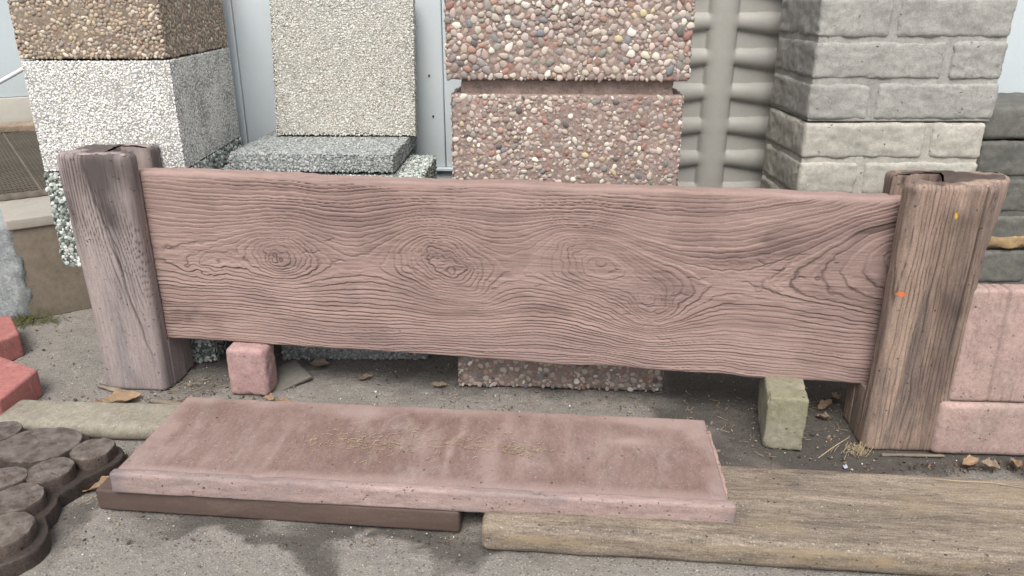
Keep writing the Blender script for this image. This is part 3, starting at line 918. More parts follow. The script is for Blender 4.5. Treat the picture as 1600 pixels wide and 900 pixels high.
def build_plank():
    Lx, Hh, Th = 2.185, .524, .055
    nx, nz = 800, 285
    u = np.linspace(0, Lx, nx); v = np.linspace(0, Hh, nz)
    Uu, Vv = np.meshgrid(u, v, indexing='ij')
    L = plank_field(Uu, Vv)
    L = L + .28 * vn(L * .62, Uu * .5, 0, 61) + .14 * vn(L * 1.7, Uu * 1.1, 3, 62)
    ring = .85 + .45 * vn(np.floor(L) * 3.37 + .5, Uu * 1.6, 0, 63)
    hgt, gro = ring_profile(L)
    gl = np.hypot(*np.gradient(L, u, v))
    steep = sstep(8, 45, gl)                              # rings per metre: softer relief where rings are wide
    edge = np.minimum.reduce([Vv, Hh - Vv])
    fade = sstep(.004, .022, Hh - Vv + .007 * fbm(Uu * 9, Vv * 2, 0, 3, 15)) * sstep(-.004, .006, Vv)
    amp = (.0022 + .0016 * steep) * (.75 + .4 * fbm(Uu * 3, Vv * 6, 0, 3, 16))
    fib = vn(Uu * 16, Vv * 300, 0, 17) * .6 + vn(Uu * 30, Vv * 520, 0, 18) * .4
    ctr = np.exp(-((Vv - .26) / .13) ** 2)
    rs = random.Random(9)
    tear = np.zeros_like(Uu)
    for _ in range(26):
        kx, ky = rs.choice(((.47, .27), (.946, .25), (1.40, .28), (1.53, .19), (1.05, .24), (.30, .24), (1.85, .33)))
        ux, vy = kx + rs.gauss(0, .10), ky + rs.gauss(0, .045)
        ln, sl, wd = rs.uniform(.008, .035), rs.uniform(-.35, .45), rs.uniform(.0012, .0024)
        w_ = Vv - vy - sl * (Uu - ux) - .003 * np.sin((Uu - ux) * 160 + ux * 40)
        tear = np.maximum(tear, np.exp(-(w_ / wd) ** 2) * sstep(ln, ln * .5, np.abs(Uu - ux)))
    relief = -.0022 * tear + amp * hgt * ring + .0008 * fib * (.35 + .9 * ctr) + .0015 * fbm(Uu * 5, Vv * 9, 0, 3, 19)
    relief *= fade
    rd = .012
    def rnd(e): return np.where(e < rd, rd - np.sqrt(np.clip(rd ** 2 - (rd - np.minimum(e, rd)) ** 2, 0, None)), 0)
    Y = -relief + rnd(Hh - Vv) + rnd(Vv) * .5
    topw = Vv + (Vv / Hh) ** 8 * .003 * fbm(Uu * 6, 0 * Uu, 0, 3, 20) + (1 - Vv / Hh) ** 8 * .003 * fbm(Uu * 7, 0 * Uu, 5, 3, 22)
    V0 = np.stack([Uu.ravel(), Y.ravel(), topw.ravel()], 1)
    I = np.arange(nx * nz).reshape(nx, nz)
    Q = [np.stack([I[:-1, :-1], I[1:, :-1], I[1:, 1:], I[:-1, 1:]], -1).reshape(-1, 4)]
    bd = np.concatenate([I[:, 0], I[-1, 1:], I[-2::-1, -1], I[0, -2:0:-1]])
    Vs, prev, off = [V0], bd, len(V0)
    n = len(bd); i = np.arange(n)
    base = V0[bd]
    for k, yy in enumerate((.016, .024, .034, .044, .050, Th)):
        B = base.copy(); B[:, 1] = yy
        ins = .004 if yy == Th else 0
        B[:, 2] += np.where(B[:, 2] > .3, -ins, ins) + .0012 * fbm(B[:, 0] * 40, B[:, 1] * 60, B[:, 2], 2, 23)
        Vs.append(B); cur = off + i; off += n
        Q.append(np.stack([prev, cur, cur[(i + 1) % n], prev[(i + 1) % n]], 1)); prev = cur
    V = np.concatenate(Vs)
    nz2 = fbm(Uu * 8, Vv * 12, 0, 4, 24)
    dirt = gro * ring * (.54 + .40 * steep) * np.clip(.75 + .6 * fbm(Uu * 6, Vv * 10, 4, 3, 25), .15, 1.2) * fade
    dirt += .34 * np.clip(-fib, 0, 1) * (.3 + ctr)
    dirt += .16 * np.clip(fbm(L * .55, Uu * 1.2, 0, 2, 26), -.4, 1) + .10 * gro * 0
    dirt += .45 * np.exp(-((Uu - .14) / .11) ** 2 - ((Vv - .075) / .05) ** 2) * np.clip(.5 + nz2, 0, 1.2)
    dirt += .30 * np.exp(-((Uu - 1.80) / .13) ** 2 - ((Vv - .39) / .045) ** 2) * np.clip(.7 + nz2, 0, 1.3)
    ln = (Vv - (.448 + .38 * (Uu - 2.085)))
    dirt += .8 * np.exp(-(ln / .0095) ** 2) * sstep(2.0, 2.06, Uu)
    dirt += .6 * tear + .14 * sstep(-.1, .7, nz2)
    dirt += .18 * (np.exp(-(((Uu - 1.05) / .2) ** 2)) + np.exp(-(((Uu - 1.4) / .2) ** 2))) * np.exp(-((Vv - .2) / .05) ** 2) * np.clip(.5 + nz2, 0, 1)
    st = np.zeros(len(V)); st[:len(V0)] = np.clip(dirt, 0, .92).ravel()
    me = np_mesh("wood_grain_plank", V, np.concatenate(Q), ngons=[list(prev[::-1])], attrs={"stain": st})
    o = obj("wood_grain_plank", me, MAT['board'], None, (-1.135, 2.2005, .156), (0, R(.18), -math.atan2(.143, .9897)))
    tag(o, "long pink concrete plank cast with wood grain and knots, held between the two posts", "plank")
build_plank()

# ------------------------------------------------------------------ the two slotted posts
def build_post(name, label, mat, loc, rz, W, D, Hh, mirror, seed, style):
    """slot opens towards +x (mirror: towards -x); solid foot under the slot"""
    sl0, sl1, sd, z_s = .050, .124, .080, .155
    r = .014
    def seg(a, b, step=.0019):
        n = max(2, int(math.dist(a, b) / step))
        return [(a[0] + (b[0] - a[0]) * k / n, a[1] + (b[1] - a[1]) * k / n) for k in range(n)]
    def arc(cx, cy, rr, a0, a1, n=6):
        return [(cx + rr * math.cos(R(a0 + (a1 - a0) * k / n)), cy + rr * math.sin(R(a0 + (a1 - a0) * k / n))) for k in range(n)]
    P, inset = [], []
    def add(pts, f=0.0):
        P.extend(pts); inset.extend([f] * len(pts))
    rs_ = .022                                   # broad chamfer on the slot-side front arris
    add(seg((r, 0), (W - rs_, 0)))
    add(arc(W - rs_, rs_, rs_, -90, 0, 9))
    add(seg((W, rs_), (W, sl0), .004))
    m = 12
    for k in range(m): P.append((W, sl0)); inset.append(k / m)              # slot front wall (goes inward)
    for k in range(14): P.append((W, sl0 + (sl1 - sl0) * k / 14)); inset.append(1.0)
    for k in range(m): P.append((W, sl1)); inset.append(1 - k / m)
    add(seg((W, sl1), (W, D - r), .004)); add(arc(W - r, D - r, r, 0, 90))
    add(seg((W - r, D), (r, D), .008)); add(arc(r, D - r, r, 90, 180))
    add(seg((0, D - r), (0, r), .004)); add(arc(r, r, r, 180, 270))
    P = np.array(P); inset = np.array(inset)
    n = len(P)
    zs = np.concatenate([[0, .003, .008], np.linspace(.013, z_s - .002, 30), [z_s - .0005, z_s + .0005], np.linspace(z_s + .005, Hh - .016, 170), [Hh - .011, Hh - .006, Hh - .002, Hh]])
    nz = len(zs)
    # outward normals
    nx_ = np.roll(P, -1, 0) - np.roll(P, 1, 0)
    nrm = np.stack([nx_[:, 1], -nx_[:, 0]], 1); nrm /= np.maximum(np.linalg.norm(nrm, axis=1, keepdims=True), 1e-6)
    slotm = inset > 0
    nrm[slotm] = 0
    X = np.repeat(P[:, 0][:, None], nz, 1); Yy = np.repeat(P[:, 1][:, None], nz, 1); Z = np.repeat(zs[None], n, 0)
    X = X - inset[:, None] * sd * (Z > z_s)
    flare = (lambda x, y, z: -.085 * np.clip(1 - x / W, 0, 1) * sstep(.0, D * .75, y) * sstep(.18, .74, z)) if style == 'right' else (lambda x, y, z: -.020 * np.clip(1 - x / W, 0, 1) * sstep(.15, .74, z))
    # relief
    xx = X if not mirror else W - X
    warp = (.009 if style == 'left' else .006) * fbm(xx * 5, Yy * 5, Z * 1.7, 3, seed) + .0016 * fbm(xx * 30, Yy * 30, Z * 9, 2, seed + 1)
    fr = 105 if style == 'left' else 98
    Lr = (xx + .9 * Yy + warp * 2.2 + (.05 * Z if style == 'left' else -.02 * Z)) * fr
    Lr = Lr + .4 * vn(Lr * .6, Z * .8, 0, seed + 31)
    hgt, gro = ring_profile(Lr)
    mask = np.clip(.55 + 1.1 * fbm(xx * 7, Yy * 7, Z * 2.6, 3, seed + 2), 0, 1)
    if style == 'left':
        mask = np.clip(mask + .2 * sstep(.3, .5, Z), 0, 1) * (.25 + .8 * sstep(.16, .48, Z))
    else:
        mask = np.clip(mask + .3, 0, 1) * (.5 + .5 * sstep(.02, .2, Z))
    fine = vn(xx * 260, Yy * 260, Z * 9, seed + 3)
    frontm = ((Yy < .010) | (Yy > D - .02) | (xx < .02))[..., ] * 1.0
    a = (.0034 * mask * (hgt - 1) + .0009 * fine * (.4 + mask) + .0022 * fbm(xx * 6, Yy * 6, Z * 3, 3, seed + 4)) * (.35 + .65 * frontm)
    dirt = gro * mask * .95 * (.4 + .6 * frontm) + .22 * np.clip(-fine, 0, 1)
    nzl = fbm(xx * 7, Yy * 7, Z * 3.5, 4, seed + 6)
    paint = np.zeros(X.shape + (4,))
    if style == 'left':
        cx = .074 + .11 * (1 - Z / Hh) ** 1.15 + .006 * fbm(Z * 9, 0 * Z, 0, 3, seed + 5)
        cr = np.exp(-((xx - cx) / .0028) ** 2) * (Yy < .03) * sstep(.05, .2, Z)
        a -= .0045 * cr; dirt += .75 * cr
        dirt += .45 * np.exp(-((xx - cx - .022) / .02) ** 2) * (Yy < .03) * sstep(.2, .6, Z) * np.clip(.6 + nzl, 0, 1.2)
        dirt += .75 * sstep(.40, .66, Z) * np.clip(nzl + .2, 0, 1)
        dirt += .22 * (xx > W - .012)
    else:
        dk = np.exp(-((xx - .125) / .05) ** 2) * sstep(.30, .50, Z) * sstep(.70, .60, Z + .06 * nzl)
        dirt += .95 * dk * np.clip(.9 + .6 * nzl, .35, 1.2)
        dirt += .7 * np.exp(-((xx - .165) / .03) ** 2) * np.clip(.4 + nzl, 0, 1) * sstep(.68, .55, Z)
        dirt += .5 * np.exp(-((xx - .11) / .03) ** 2) * np.clip(.3 + nzl, 0, 1) * sstep(.5, .3, Z)
        cr = np.exp(-((xx - .172 - .02 * (Z - .5)) / .0025) ** 2) * (Yy < .03) * sstep(.25, .4, Z)
        a -= .004 * cr; dirt += .7 * cr
        for (px, pz, sx, sz, colr, kk) in ((.022, .452, .011, .007, (.62, .16, .05), .85), (.113, .655, .004, .008, (.62, .38, .04), .9)):
            q = sstep(1.25, .7, np.hypot((xx - px) / sx, (Z - pz) / sz) + .5 * fbm(xx * 220, Yy * 10, Z * 160, 2, 3)) * (Yy < .03) * kk
            w = q > paint[..., 3]
            paint[w] = np.concatenate([np.broadcast_to(np.array(colr), X.shape + (3,)), q[..., None]], -1)[w]
    # rounded top and bottom
    tin = np.where(Z > Hh - .0125, .013 - np.sqrt(np.clip(.013 ** 2 - np.clip(Z - (Hh - .013), 0, .013) ** 2, 0, None)), 0) + np.where(Z < .008, .006 * (1 - Z / .008) ** 2, 0)
    tin = tin + sstep(Hh - .03, Hh, Z) * .004 * np.clip(fbm(xx * 30, Yy * 30, Z * 10, 3, seed + 8), -.2, 1)
    X0, Y0 = X, Yy
    X = X + nrm[:, 0][:, None] * (a - tin) + flare(X0, Y0, Z); Yy2 = Yy + nrm[:, 1][:, None] * (a - tin)
    Zt = Z + np.where(Z > Hh - .001, .004 * fbm(X * 16, Yy2 * 16, 0 * Z, 3, seed + 10), 0)
    if mirror: X = W - X
    V = np.stack([X.ravel(), Yy2.ravel(), Zt.ravel()], 1)
    I = np.arange(n * nz).reshape(n, nz)
    In = np.roll(I, -1, 0)
    Q = np.stack([I[:, :-1], In[:, :-1], In[:, 1:], I[:, 1:]], -1).reshape(-1, 4)
    top, bot = list(I[:, -1]), list(I[::-1, 0])
    if mirror: Q = Q[:, ::-1]; top, bot = top[::-1], bot[::-1]
    st = np.clip(dirt, 0, .9).ravel()
    # top: separate dense cap so that its stain and relief have somewhere to live
    attrs = {"stain": st}
    if style != 'left': attrs["paint"] = paint.reshape(-1, 4)
    t = empty(name, label, "post", loc, rz, "slotted wood grain posts")
    body = obj("post_body", np_mesh("post_body", V, Q, ngons=[bot], attrs=attrs), mat, t)
    # cap
    cx, cy = np.meshgrid(np.linspace(.008, W - .008, 70), np.linspace(.008, D - .008, 66), indexing='ij')
    inside = ~((cx > W - sd - .004) & (cy > sl0 - .004) & (cy < sl1 + .004))
    d_e = np.minimum.reduce([cx, W - cx, cy, D - cy])
    cz = Hh + .003 * sstep(.006, .03, d_e) + .0035 * fbm(cx * 16, cy * 16, 0, 3, seed + 10) + .0015 * fbm(cx * 60, cy * 60, 0, 3, seed + 12) - .006 * sstep(.012, .006, d_e)
    I2 = np.arange(cx.size).reshape(cx.shape)
    Q2 = np.stack([I2[:-1, :-1], I2[1:, :-1], I2[1:, 1:], I2[:-1, 1:]], -1).reshape(-1, 4)
    ok = inside.ravel()[Q2].all(1)
    Q2 = Q2[ok]
    fx = cx + flare(cx, cy, cz)
    px = fx if not mirror else W - fx
    if mirror: Q2 = Q2[:, ::-1]
    nn = fbm(cx * 22, cy * 22, 0, 4, seed + 13)
    wet = sstep(-.05, .40, 1.05 - np.hypot((cx - W * .48) / (W * .46), (cy - D * .50) / (D * .42)) + .5 * nn)
    V2 = np.stack([px.ravel(), cy.ravel(), cz.ravel()], 1)
    at2 = {"stain": np.clip(wet * .85, 0, .9).ravel()}
    if style != 'left': at2["paint"] = np.zeros((cx.size, 4))
    obj("top_face", np_mesh("top_face", V2, Q2, attrs=at2), mat, t)
    return t

build_post("wood_grain_post", "mauve grey wood grain post at the left end of the plank, cracked down its front", MAT['post_l'],
           (-1.264, 2.152, 0), -5.5, .196, .185, .735, False, 500, 'left')
build_post("wood_grain_post", "brown stained wood grain post with an orange paint mark right of the plank", MAT['post_r'],
           (.951, 1.806, 0), -4.5, .204, .185, .728, True, 540, 'right')

# ------------------------------------------------------------------ pavers propping the plank
t = rb("paver", (.125, .085, .158), MAT['pink_paver'], None, (-.800, 2.148, -.002), (0, 0, R(-7)), r=.014, cell=.007, amp=.0016, fr=34, seed=71, chip=.010)
tag(t, "pink paver on end under the left part of the plank", "paver")
t = rb("paver", (.104, .20, .158), MAT['yellow_paver'], None, (.752, 1.905, -.002), (0, 0, R(-12)), r=.008, cell=.007, amp=.0018, fr=34, seed=73, chip=.014)
tag(t, "mossy yellow grey paver under the right part of the plank", "paver")

# ------------------------------------------------------------------ pink block on the right
pb = empty("pink_block", "pale pink wood grain block standing on a smooth pink base at the right edge", "block", (1.128, 1.785, 0), -3)
def grainz(P):
    L = (P[:, 0] + .006 * fbm(P[:, 0] * 8, P[:, 1] * 8, P[:, 2] * 5, 3, 88)) * 95
    h, g = ring_profile(L)
    m = np.clip(.25 + .9 * fbm(P[:, 0] * 6, 0 * P[:, 0], P[:, 2] * 4, 3, 89) + 1.2 * (P[:, 0] > -.04), 0, 1)
    crack = np.exp(-((P[:, 0] + .115 + .02 * P[:, 2]) / .0032) ** 2)
    return .0026 * (h - 1) * m - .0025 * crack
V, Q, n_ = rough_box((.42, .055, .312), .010, .0045, grainz, True)
L = (V[:, 0] + .006 * fbm(V[:, 0] * 8, V[:, 1] * 8, V[:, 2] * 5, 3, 88)) * 95
gq = ring_profile(L)[1]
crack = np.exp(-((V[:, 0] + .115 + .02 * V[:, 2]) / .004) ** 2)
stn_ = np.clip(0.75 * gq * np.clip(.2 + 1.2 * fbm(V[:, 0] * 6, 0 * V[:, 0], V[:, 2] * 4, 3, 89), 0, 1) + .35 * crack, 0, .8)
obj("wood_grain_panel", np_mesh("wood_grain_panel", V + np.array([0, 0, .156]), Q, attrs={"stain": stn_}), MAT['pink_smooth'], pb, (.222, .030, .157), (R(-.8), 0, 0))
rb("base", (.44, .13, .155), MAT['pink_smooth'], pb, (.212, .06, 0), r=.016, cell=.014, amp=.0012, fr=12, seed=81, chip=.004)

# ------------------------------------------------------------------ stair tread, its slabs
TRZ = -4.8
def tread_field():
    w, d, h = 1.41, .362, .044
    def disp(P):
        o = 0
        e = np.sort(np.array([w, d, h]) / 2 - np.abs(P), axis=1)[:, 1]
        o += .0006 * fbm(P[:, 0] * 14, P[:, 1] * 14, P[:, 2] * 14, 3, 90)
        o -= .008 * np.clip(fbm(P[:, 0] * 24, P[:, 1] * 24, P[:, 2] * 24, 3, 91) - .3, 0, 1) * np.exp(-e / .012)
        return o
    V, Q, n_ = rough_box((w, d, h), .006, .0075, disp, True)
    x, y, z = V.T
    nz = fbm(x * 5, y * 9, 0, 4, 92)
    pale = np.maximum(.75 * sstep(-d / 2 + .05, -d / 2 + .01, y + .012 * nz), (n_[:, 1] < -.5) * 1.0)
    pale = np.maximum(pale, .55 * sstep(d / 2 - .07, d / 2 - .01, y + .03 * nz))
    pale = np.maximum(pale, .5 * sstep(w / 2 - .06, w / 2 - .01, np.abs(x) + .04 * nz))
    run = fbm(x * 16, y * 2.2, 0, 4, 99)
    pale = np.maximum(pale, .34 * sstep(.0, 1.0, run + .4 * nz))
    # pale lime runs across the right half
    for cx, ww, s in ((.07, .010, .7), (.175, .035, .6), (.25, .018, .4), (.345, .014, .6), (.42, .012, .35)):
        pale = np.maximum(pale, s * np.exp(-((x - cx - .03 * y - .012 * fbm(y * 14, x * 2, 0, 2, 93)) / ww) ** 2) * np.clip(.7 + .9 * fbm(x * 30, y * 7, 0, 3, 94), 0, 1))
    pale = np.maximum(pale, .8 * np.exp(-((x - .50) / .06) ** 2 - ((y - .05) / .03) ** 2) * np.clip(.6 + nz, 0, 1))
    pale = np.clip(pale * (.85 + .3 * nz), 0, 1)
    t = empty("stair_tread", "red brown stair tread slab with pale front lip lying across the foreground slabs", "slab", (-.211, 1.6605, .066), TRZ)
    t.rotation_euler = (R(0), R(.2), R(TRZ))
    obj("tread_body", np_mesh("tread_body", V + np.array([0, 0, h / 2]), Q, attrs={"stain": pale}), MAT['tread'], t)
    # rebated step along the right end, and the thicker nosing
    Vn, Qn, nn = rough_box((1.43, .026, .056), .008, .007, lambda P: .0008 * fbm(P[:, 0] * 20, P[:, 1] * 20, P[:, 2] * 20, 3, 95)
                           - .006 * np.clip(fbm(P[:, 0] * 30, P[:, 1] * 30, P[:, 2] * 30, 2, 96) - .45, 0, 1), True)
    dk = .8 * sstep(.655, .70, Vn[:, 0] + .02 * fbm(Vn[:, 0] * 20, Vn[:, 1] * 9, Vn[:, 2] * 40, 3, 98)) * (Vn[:, 2] < .012) + .6 * sstep(-.66, -.71, Vn[:, 0]) + .5 * sstep(.1, .8, fbm(Vn[:, 0] * 4, Vn[:, 1] * 9, Vn[:, 2] * 30, 3, 97))
    obj("nosing", np_mesh("nosing", Vn + np.array([0, 0, .028]), Qn, attrs={"stain": np.clip(dk, 0, 1)}), MAT['nosing'], t, (.004, -.184, -.008))
    rb("rebate_lip", (.02, .27, .030), MAT['pink_smooth'], t, (.708, .02, -.001), r=.005, cell=.012, amp=.002, fr=30, seed=98, chip=.006)
    return t
tread_field()
t = rb("paving_slab", (.872, .19, .058), MAT['brown_slab'], None, (-.5435, 1.593, .001), (0, 0, R(-5.6)), r=.008, cell=.02, amp=.0008, seed=101, chip=.003)
tag(t, "smooth dark brown slab on the asphalt under the left half of the stair tread", "slab")

def log_slab():
    w, d, h = 1.62, .30, .068
    def disp(P):
        g = (P[:, 1] * 1.0 + P[:, 2] + .01 * fbm(P[:, 0] * 2.2, P[:, 1] * 12, P[:, 2] * 12, 3, 110))
        return .0012 * fbm(P[:, 0] * 6, P[:, 1] * 60, P[:, 2] * 60, 3, 111) + .0022 * fbm(P[:, 0] * 4, P[:, 1] * 10, P[:, 2] * 10, 3, 112) - .0016 * np.exp(-((np.sin(g * 160)) / .25) ** 2) * np.clip(fbm(P[:, 0] * 5, P[:, 1] * 20, P[:, 2] * 20, 2, 113), 0, 1)
    V, Q, n_ = rough_box((w, d, h), .019, .008, disp, True)
    x, y, z = V.T
    nz = fbm(x * 6, y * 12, z * 30, 4, 114)
    och = sstep(-d / 2 + .035, -d / 2 + .012, y) * sstep(-.012, .004, z + .006 * nz) * np.clip(.75 + .9 * nz, 0, 1) * sstep(.026, .014, z - .006 * nz)
    och *= np.clip(.55 + 1.2 * fbm(x * 14, y * 30, z * 50, 4, 118), 0, 1)
    och = np.maximum(och, .35 * np.clip(nz - .2, 0, 1))
    o = obj("log_slab", np_mesh("log_slab", V + np.array([0, 0, h / 2]), Q, attrs={"stain": och}), MAT['log_slab'], None, (.752, 1.468, 0), (0, 0, R(-5.3)))
    tag(o, "tan concrete slab cast like a log, running out to the right under the stair tread", "slab")
log_slab()

def kerb():
    V, Q, n_ = rough_box((.70, .145, .05), .022, .012, lambda P: .0018 * fbm(P[:, 0] * 16, P[:, 1] * 16, P[:, 2] * 16, 4, 120) - .006 * np.clip(fbm(P[:, 0] * 30, P[:, 1] * 30, P[:, 2] * 30, 3, 121) - .45, 0, 1), True)
    o = obj("kerb_stone", np_mesh("kerb_stone", V + np.array([0, 0, .02]), Q), MAT['kerb'], None, (-1.105, 1.926, 0), (0, 0, R(-3.2)))
    tag(o, "weathered beige kerb stone running under the left end of the stair tread", "kerb")
kerb()

# ------------------------------------------------------------------ stepping stone of log ends
def stepping_stone():
    discs = [(-1.222, 1.728, .112, .092), (-1.072, 1.706, .055, .056), (-1.130, 1.612, .056, .058), (-1.222, 1.580, .056, .05), (-1.143, 1.500, .062, .064),
             (-1.102, 1.382, .066, .07), (-1.365, 1.79, .06, .06), (-1.33, 1.55, .07, .09), (-1.27, 1.40, .085, .09), (-1.40, 1.66, .06, .06), (-1.20, 1.27, .07, .06)]
    cx, cy = -1.235, 1.54
    t = empty("stepping_stone", "dark brown stepping stone shaped like a cluster of log ends, cut by the left edge", "stepping stone", (cx, cy, 0))
    ang = np.linspace(0, math.tau, 220, endpoint=False)
    rad = np.zeros_like(ang)
    for (x, y, a, b) in discs:
        dx, dy = x - cx, y - cy
        rr = (a + b) / 2 + .016
        for i, th in enumerate(ang):
            ux, uy = math.cos(th), math.sin(th)
            tt = dx * ux + dy * uy
            q = dx * dx + dy * dy - tt * tt
            if q < rr * rr and tt + math.sqrt(rr * rr - q) > rad[i]:
                rad[i] = tt + math.sqrt(rr * rr - q)
    for _ in range(9):
        rad = (np.roll(rad, 1) + 2 * rad + np.roll(rad, -1)) / 4
    Vs, Q = [], []
    prof = [(.0, 0.0), (.0005, .010), (.0005, .022), (0, .032), (-.0012, .0352), (-.0035, .0368), (-.010, .0372), (-.05, .0368)]
    n = len(ang)
    for o, z in prof:
        rr = rad + o + .0016 * fbm(np.cos(ang) * 9, np.sin(ang) * 9, z * 40, 3, 130)
        Vs.append(np.stack([rr * np.cos(ang), rr * np.sin(ang), np.full(n, z)], 1))
    i = np.arange(n)
    for k in range(len(prof) - 1):
        Q.append(np.stack([k * n + i, k * n + (i + 1) % n, (k + 1) * n + (i + 1) % n, (k + 1) * n + i], 1))
    sharp("base", np_mesh("base", np.concatenate(Vs), np.concatenate(Q), ngons=[list((len(prof) - 1) * n + i)]), MAT['disc_base'], t)
    for kk, (x, y, a, b) in enumerate(discs):
        na, nr = 72, 16
        th = np.linspace(0, math.tau, na, endpoint=False)
        wob = .925 + .05 * fbm(np.cos(th) * 1.4, np.sin(th) * 1.4, kk, 3, 140 + kk) + .012 * fbm(np.cos(th) * 9, np.sin(th) * 9, kk, 2, 150)
        V, Q, DU = [], [], []
        rows = [(1.0, .030), (1.0, .044), (1.0, .060), (.993, .0655), (.98, .0668)] + [(f, None) for f in np.linspace(.93, .03, nr)]
        for f, z in rows:
            X, Y = a * f * wob * np.cos(th), b * f * wob * np.sin(th)
            if z is None:
                ringz = .0005 * np.sin(f * 34 + 3 * fbm(np.cos(th) * 2, np.sin(th) * 2, kk, 2, 160)) + .0022 * fbm(X * 40, Y * 40, kk, 4, 161)
                crack = -.0035 * np.exp(-(np.sin(th * 3.5 + kk + 4 * f * vn(np.cos(th) * 2, np.sin(th) * 2, kk, 7)) / .09) ** 2) * (f > .25)
                zz = .067 + ringz + crack * .9 + .0018 * fbm(X * 16, Y * 16, kk, 3, 171)
            else:
                zz = np.full(na, z) + .0012 * fbm(np.cos(th) * 8, np.sin(th) * 8, z * 90, 2, 162)
            V.append(np.stack([X, Y, zz], 1))
            DU.append(np.clip(.34 + .35 * fbm(X * 55, Y * 55, kk, 4, 175), 0, .8) * (1.0 if z is None else (.6 if z > .066 else .1)))
        j = np.arange(na)
        for k in range(len(rows) - 1):
            Q.append(np.stack([k * na + j, k * na + (j + 1) % na, (k + 1) * na + (j + 1) % na, (k + 1) * na + j], 1))
        sharp("log_end", np_mesh("log_end", np.concatenate(V), np.concatenate(Q), ngons=[list((len(rows) - 1) * na + j)], attrs={"stain": np.concatenate(DU)}), MAT['disc'], t, (x - cx, y - cy, 0))
stepping_stone()

# ------------------------------------------------------------------ red hexagonal pavers
def hexa(name, label, loc, rz, r=.115, h=.078):
    me = prism([(r * math.cos(R(60 * k + 30)), r * math.sin(R(60 * k + 30))) for k in range(6)], h, .009)
    o = obj(name, me, MAT['red'], None, loc, (0, 0, R(rz)))
    tag(o, label, "paver", "red hexagonal pavers")
    return o
hexa("red_paver", "nearer red hexagonal paver beside the kerb stone", (-1.615, 2.02, 0), 1, .197, .084)
hexa("red_paver", "farther red hexagonal paver by the stone block, behind the other red one", (-1.86, 2.37, 0), -22, .195, .082)

# ------------------------------------------------------------------ litter: leaves, sticks, straw, tile shard
def leaf(label, mat, loc, rot, L=.06, W=.035, curl=.4, seed=0, group=None):
    nu, nv = 15, 9
    V, Q = [], []
    rs = random.Random(seed)
    ph = rs.uniform(0, 6)
    for i in range(nu):
        f = i / (nu - 1)
        half = W * .5 * (math.sin(math.pi * min(1, f * .96 + .02)) ** .7) * (1 + .08 * math.sin(f * 17 + ph))
        for j in range(nv):
            g = j / (nv - 1) * 2 - 1
            x = (f - .5) * L
            y = g * half
            z = curl * 1.4 * (y * y / W * 2.2 + .18 * x * x / L * 4) + .0022 * math.sin(f * 11 + g * 3 + ph) + .0012 * abs(math.sin(f * 22)) * abs(g)
            V.append((x, y, z + .002))
    for i in range(nu - 1):
        for j in range(nv - 1):
            a = i * nv + j
            Q.append((a, a + nv, a + nv + 1, a + 1))
    o = obj("leaf", np_mesh("leaf", np.array(V), np.array(Q)), mat, None, loc, (rot[0], rot[1], R(rot[2])))
    m = o.modifiers.new("thickness", 'SOLIDIFY'); m.thickness = .0006
    tag(o, label, "leaf", group)
    return o
leaf("large dry orange leaf lying at the foot of the left post", MAT['leaf'], (-1.175, 2.062, .004), (.12, .05, 28), .105, .058, .5, 1)
leaf("small brown leaf beside the large orange leaf at the left post", MAT['leaf'], (-1.235, 2.045, .002), (0, .1, 70), .05, .03, .6, 2)
leaf("orange brown leaf between the stepping stone and the brown slab", MAT['leaf'], (-1.035, 1.632, .002), (.25, -.1, 40), .075, .03, .6, 3)
leaf("grey brown leaf beside the kerb stone next to the stair tread", MAT['leaf_grey'], (-.985, 1.775, .004), (.1, .1, 20), .055, .032, .5, 4)
for k, (x, y, rz, s) in enumerate(((1.19, 1.722, 20, .05), (1.235, 1.708, -35, .042), (1.30, 1.712, 70, .055), (1.355, 1.70, 10, .05))):
    leaf(("brown leaf below the pink block, nearest the right post", "grey crumpled leaf second from the right post below the pink block", "brown leaf at the picture's right edge below the pink block", "grey leaf cut by the right edge below the pink block")[k], MAT['leaf_grey' if k % 2 else 'leaf'], (x, y, .01), (.2, .15 * (k - 1), rz), s, .026, .7, 10 + k, "dry leaves beside the log slab")
for k, (x, y, rz, s) in enumerate(((.93, 2.03, 30, .055), (.86, 2.10, -20, .05), (.98, 2.08, 80, .045), (.90, 1.96, 130, .04))):
    leaf(("brown leaf on dark soil between the mossy paver and the right post", "grey leaf on dark soil farthest under the plank's right end", "brown leaf against the foot of the right post under the plank", "grey leaf on dark soil close beside the mossy paver")[k], MAT['leaf_grey' if k % 2 else 'leaf'], (x, y, .006), (.1, .2 * (k - 1.5), rz), s, .026, .6, 20 + k, "leaves on the dark soil")
for k, (x, y, rz, s) in enumerate(((-.69, 2.05, 30, .05), (-.735, 2.075, -30, .035))):
    leaf(("larger curled brown leaf in front of the dark tile shard", "smaller curled brown leaf touching the pink paver")[k], MAT['leaf'], (x, y, .003), (.2, .1, rz), s, .024, .7, 30 + k, "leaves beside the pink paver")
for k, (x, y, rz, s) in enumerate(((-.635, 2.30, 20, .06), (-.23, 2.16, 10, .05), (-.47, 2.21, 40, .055))):
    leaf(("brown leaf in the shade behind the pink paver", "thin grey leaf near the foot of the pebble pillar", "small twisted grey leaf on the asphalt below the plank")[k],
         MAT['leaf_grey'], (x, y, .004), (.2, .1, rz), s, .018 if k else .035, .7, 40 + k)

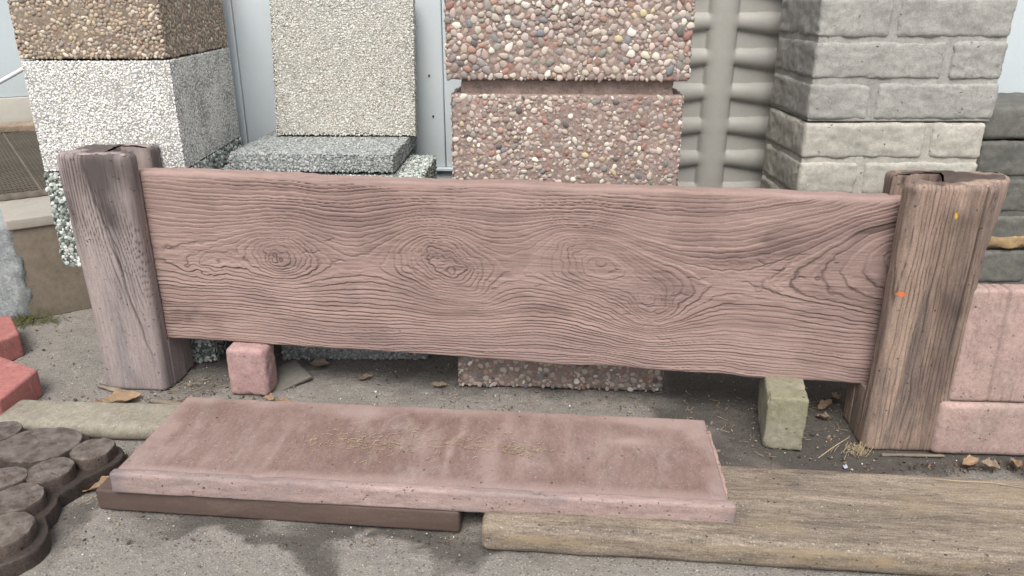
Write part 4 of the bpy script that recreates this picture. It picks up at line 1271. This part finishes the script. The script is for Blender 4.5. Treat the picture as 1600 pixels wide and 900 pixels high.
def stick(label, a, b, w, h, seed, mat='wood'):
    a, b = Vector(a), Vector(b)
    d = b - a
    o = rb("stick", (d.length, w, h), MAT[mat], None, (a + b) / 2, None, r=min(w, h) * .3, cell=.006, amp=w * .09, fr=40, seed=seed, base=False,
           disp=lambda P: w * .12 * fbm(P[:, 0] * 6, P[:, 1] * 200, P[:, 2] * 200, 3, seed) - np.abs(P[:, 0]) / d.length * w * .35)
    o.rotation_euler = (0, -math.asin(d.z / d.length), math.atan2(d.y, d.x))
    tag(o, label, "stick")
stick("grey splintered stick behind the orange leaf at the left post", (-1.30, 2.165, .008), (-1.17, 2.105, .008), .022, .012, 51)
stick("short weathered wood splinter in front of the left post", (-1.09, 2.062, .009), (-.95, 2.028, .009), .024, .012, 52)
stick("thin dark twig beside the foot of the left post", (-1.06, 2.045, .005), (-.97, 2.085, .006), .006, .006, 53)
stick("slender grey twig under the foot of the right post", (.985, 1.776, .004), (1.15, 1.768, .005), .009, .007, 54)

sl = rb("tile_shard", (.16, .12, .010), MAT['slate'], None, (-.735, 2.20, .004), (R(7), R(-10), R(38)), r=.002, cell=.01, amp=.001, seed=61, chip=.004)
tag(sl, "thin dark tile shard lying behind the pink paver", "tile")
pl = rb("plastic_scrap", (.012, .003, .012), MAT['scrap'], None, (.868, 1.716, .0), (R(-45), 0, R(20)), r=.001, cell=.005, amp=.0015, fr=90, seed=62)
tag(pl, "tiny pale blue plastic scrap near the right post", "scrap")

def straws(name, label, cat, spots, mat, n, seed, zfun, Ls=(.012, .035), r=.0007, up=0.0):
    rng = np.random.default_rng(seed)
    Vs, Qs, off = [], [], 0
    for k in range(n):
        cx, cy, sx, sy = spots[rng.integers(len(spots))]
        x, y = cx + rng.normal() * sx, cy + rng.normal() * sy
        L = rng.uniform(*Ls); a = rng.uniform(0, math.pi)
        z = zfun(x, y) + .001 + rng.random() * .002
        lift = up * rng.uniform(.3, 1) * L
        bend = rng.normal() * .2
        pts = []
        for q in np.linspace(-.5, .5, 4):
            aa = a + bend * q
            pts.append((x + q * L * math.cos(aa), y + q * L * math.sin(aa), z + (q + .5) ** 1.3 * lift))
        V, Q, N = tube(pts, r * rng.uniform(.6, 1.2), 3)
        Vs.append(V); Qs.append(Q + off); off += len(V)
    o = obj(name, np_mesh(name, np.concatenate(Vs), np.concatenate(Qs)), MAT[mat])
    o["kind"] = "stuff"; o["label"] = label; o["category"] = cat
    return o
ztread = lambda x, y: .1115
straws("straw_bits", "chopped straw scattered on the middle of the stair tread", "straw", [(-.40, 1.68, .07, .03), (-.33, 1.65, .08, .025), (-.10, 1.655, .05, .02), (.03, 1.63, .03, .015), (-.3, 1.67, .2, .05)], 'straw', 420, 3, ztread, (.005, .018), .0007)
straws("straw_bits", "straw caught at the foot of the right post", "straw", [(.92, 1.785, .016, .009), (.935, 1.79, .012, .008)], 'straw', 60, 4, lambda x, y: .002, (.012, .038), .0007, .7)
straws("dry_needles", "dry bits of grass littering the soil under the plank", "litter", [(-1.0, 2.16, .06, .05), (.92, 1.98, .10, .10), (-.1, 2.07, .5, .03), (-1.0, 1.63, .05, .05), (.6, 1.9, .2, .12), (-1.2, 2.03, .1, .03)], 'straw', 330, 6, lambda x, y: .001, (.008, .03), .0006, .1)
straws("grass_tuft", "small tuft of grass at the foot of the porch step", "grass", [(-1.84, 2.655, .03, .015), (-1.76, 2.68, .04, .012)], 'grass', 120, 8, lambda x, y: .0, (.03, .07), .0009, .8)
V, Q, N = tube([(1.0, 1.565, .0735), (1.06, 1.553, .0745), (1.13, 1.548, .074), (1.20, 1.528, .0735)], [.0007, .001, .001, .0006], 5)
tag(obj("straw", np_mesh("straw", V, Q, ngons=N), MAT['straw']), "single long straw lying on the tan log slab", "straw")
V, Q, N = tube([(.80, 1.735, .02), (.85, 1.765, .035), (.90, 1.79, .05)], [.0012, .0014, .0012], 5)
tag(obj("straw", np_mesh("straw", V, Q, ngons=N), MAT['straw']), "pale straw propped up beside the foot of the right post", "straw")
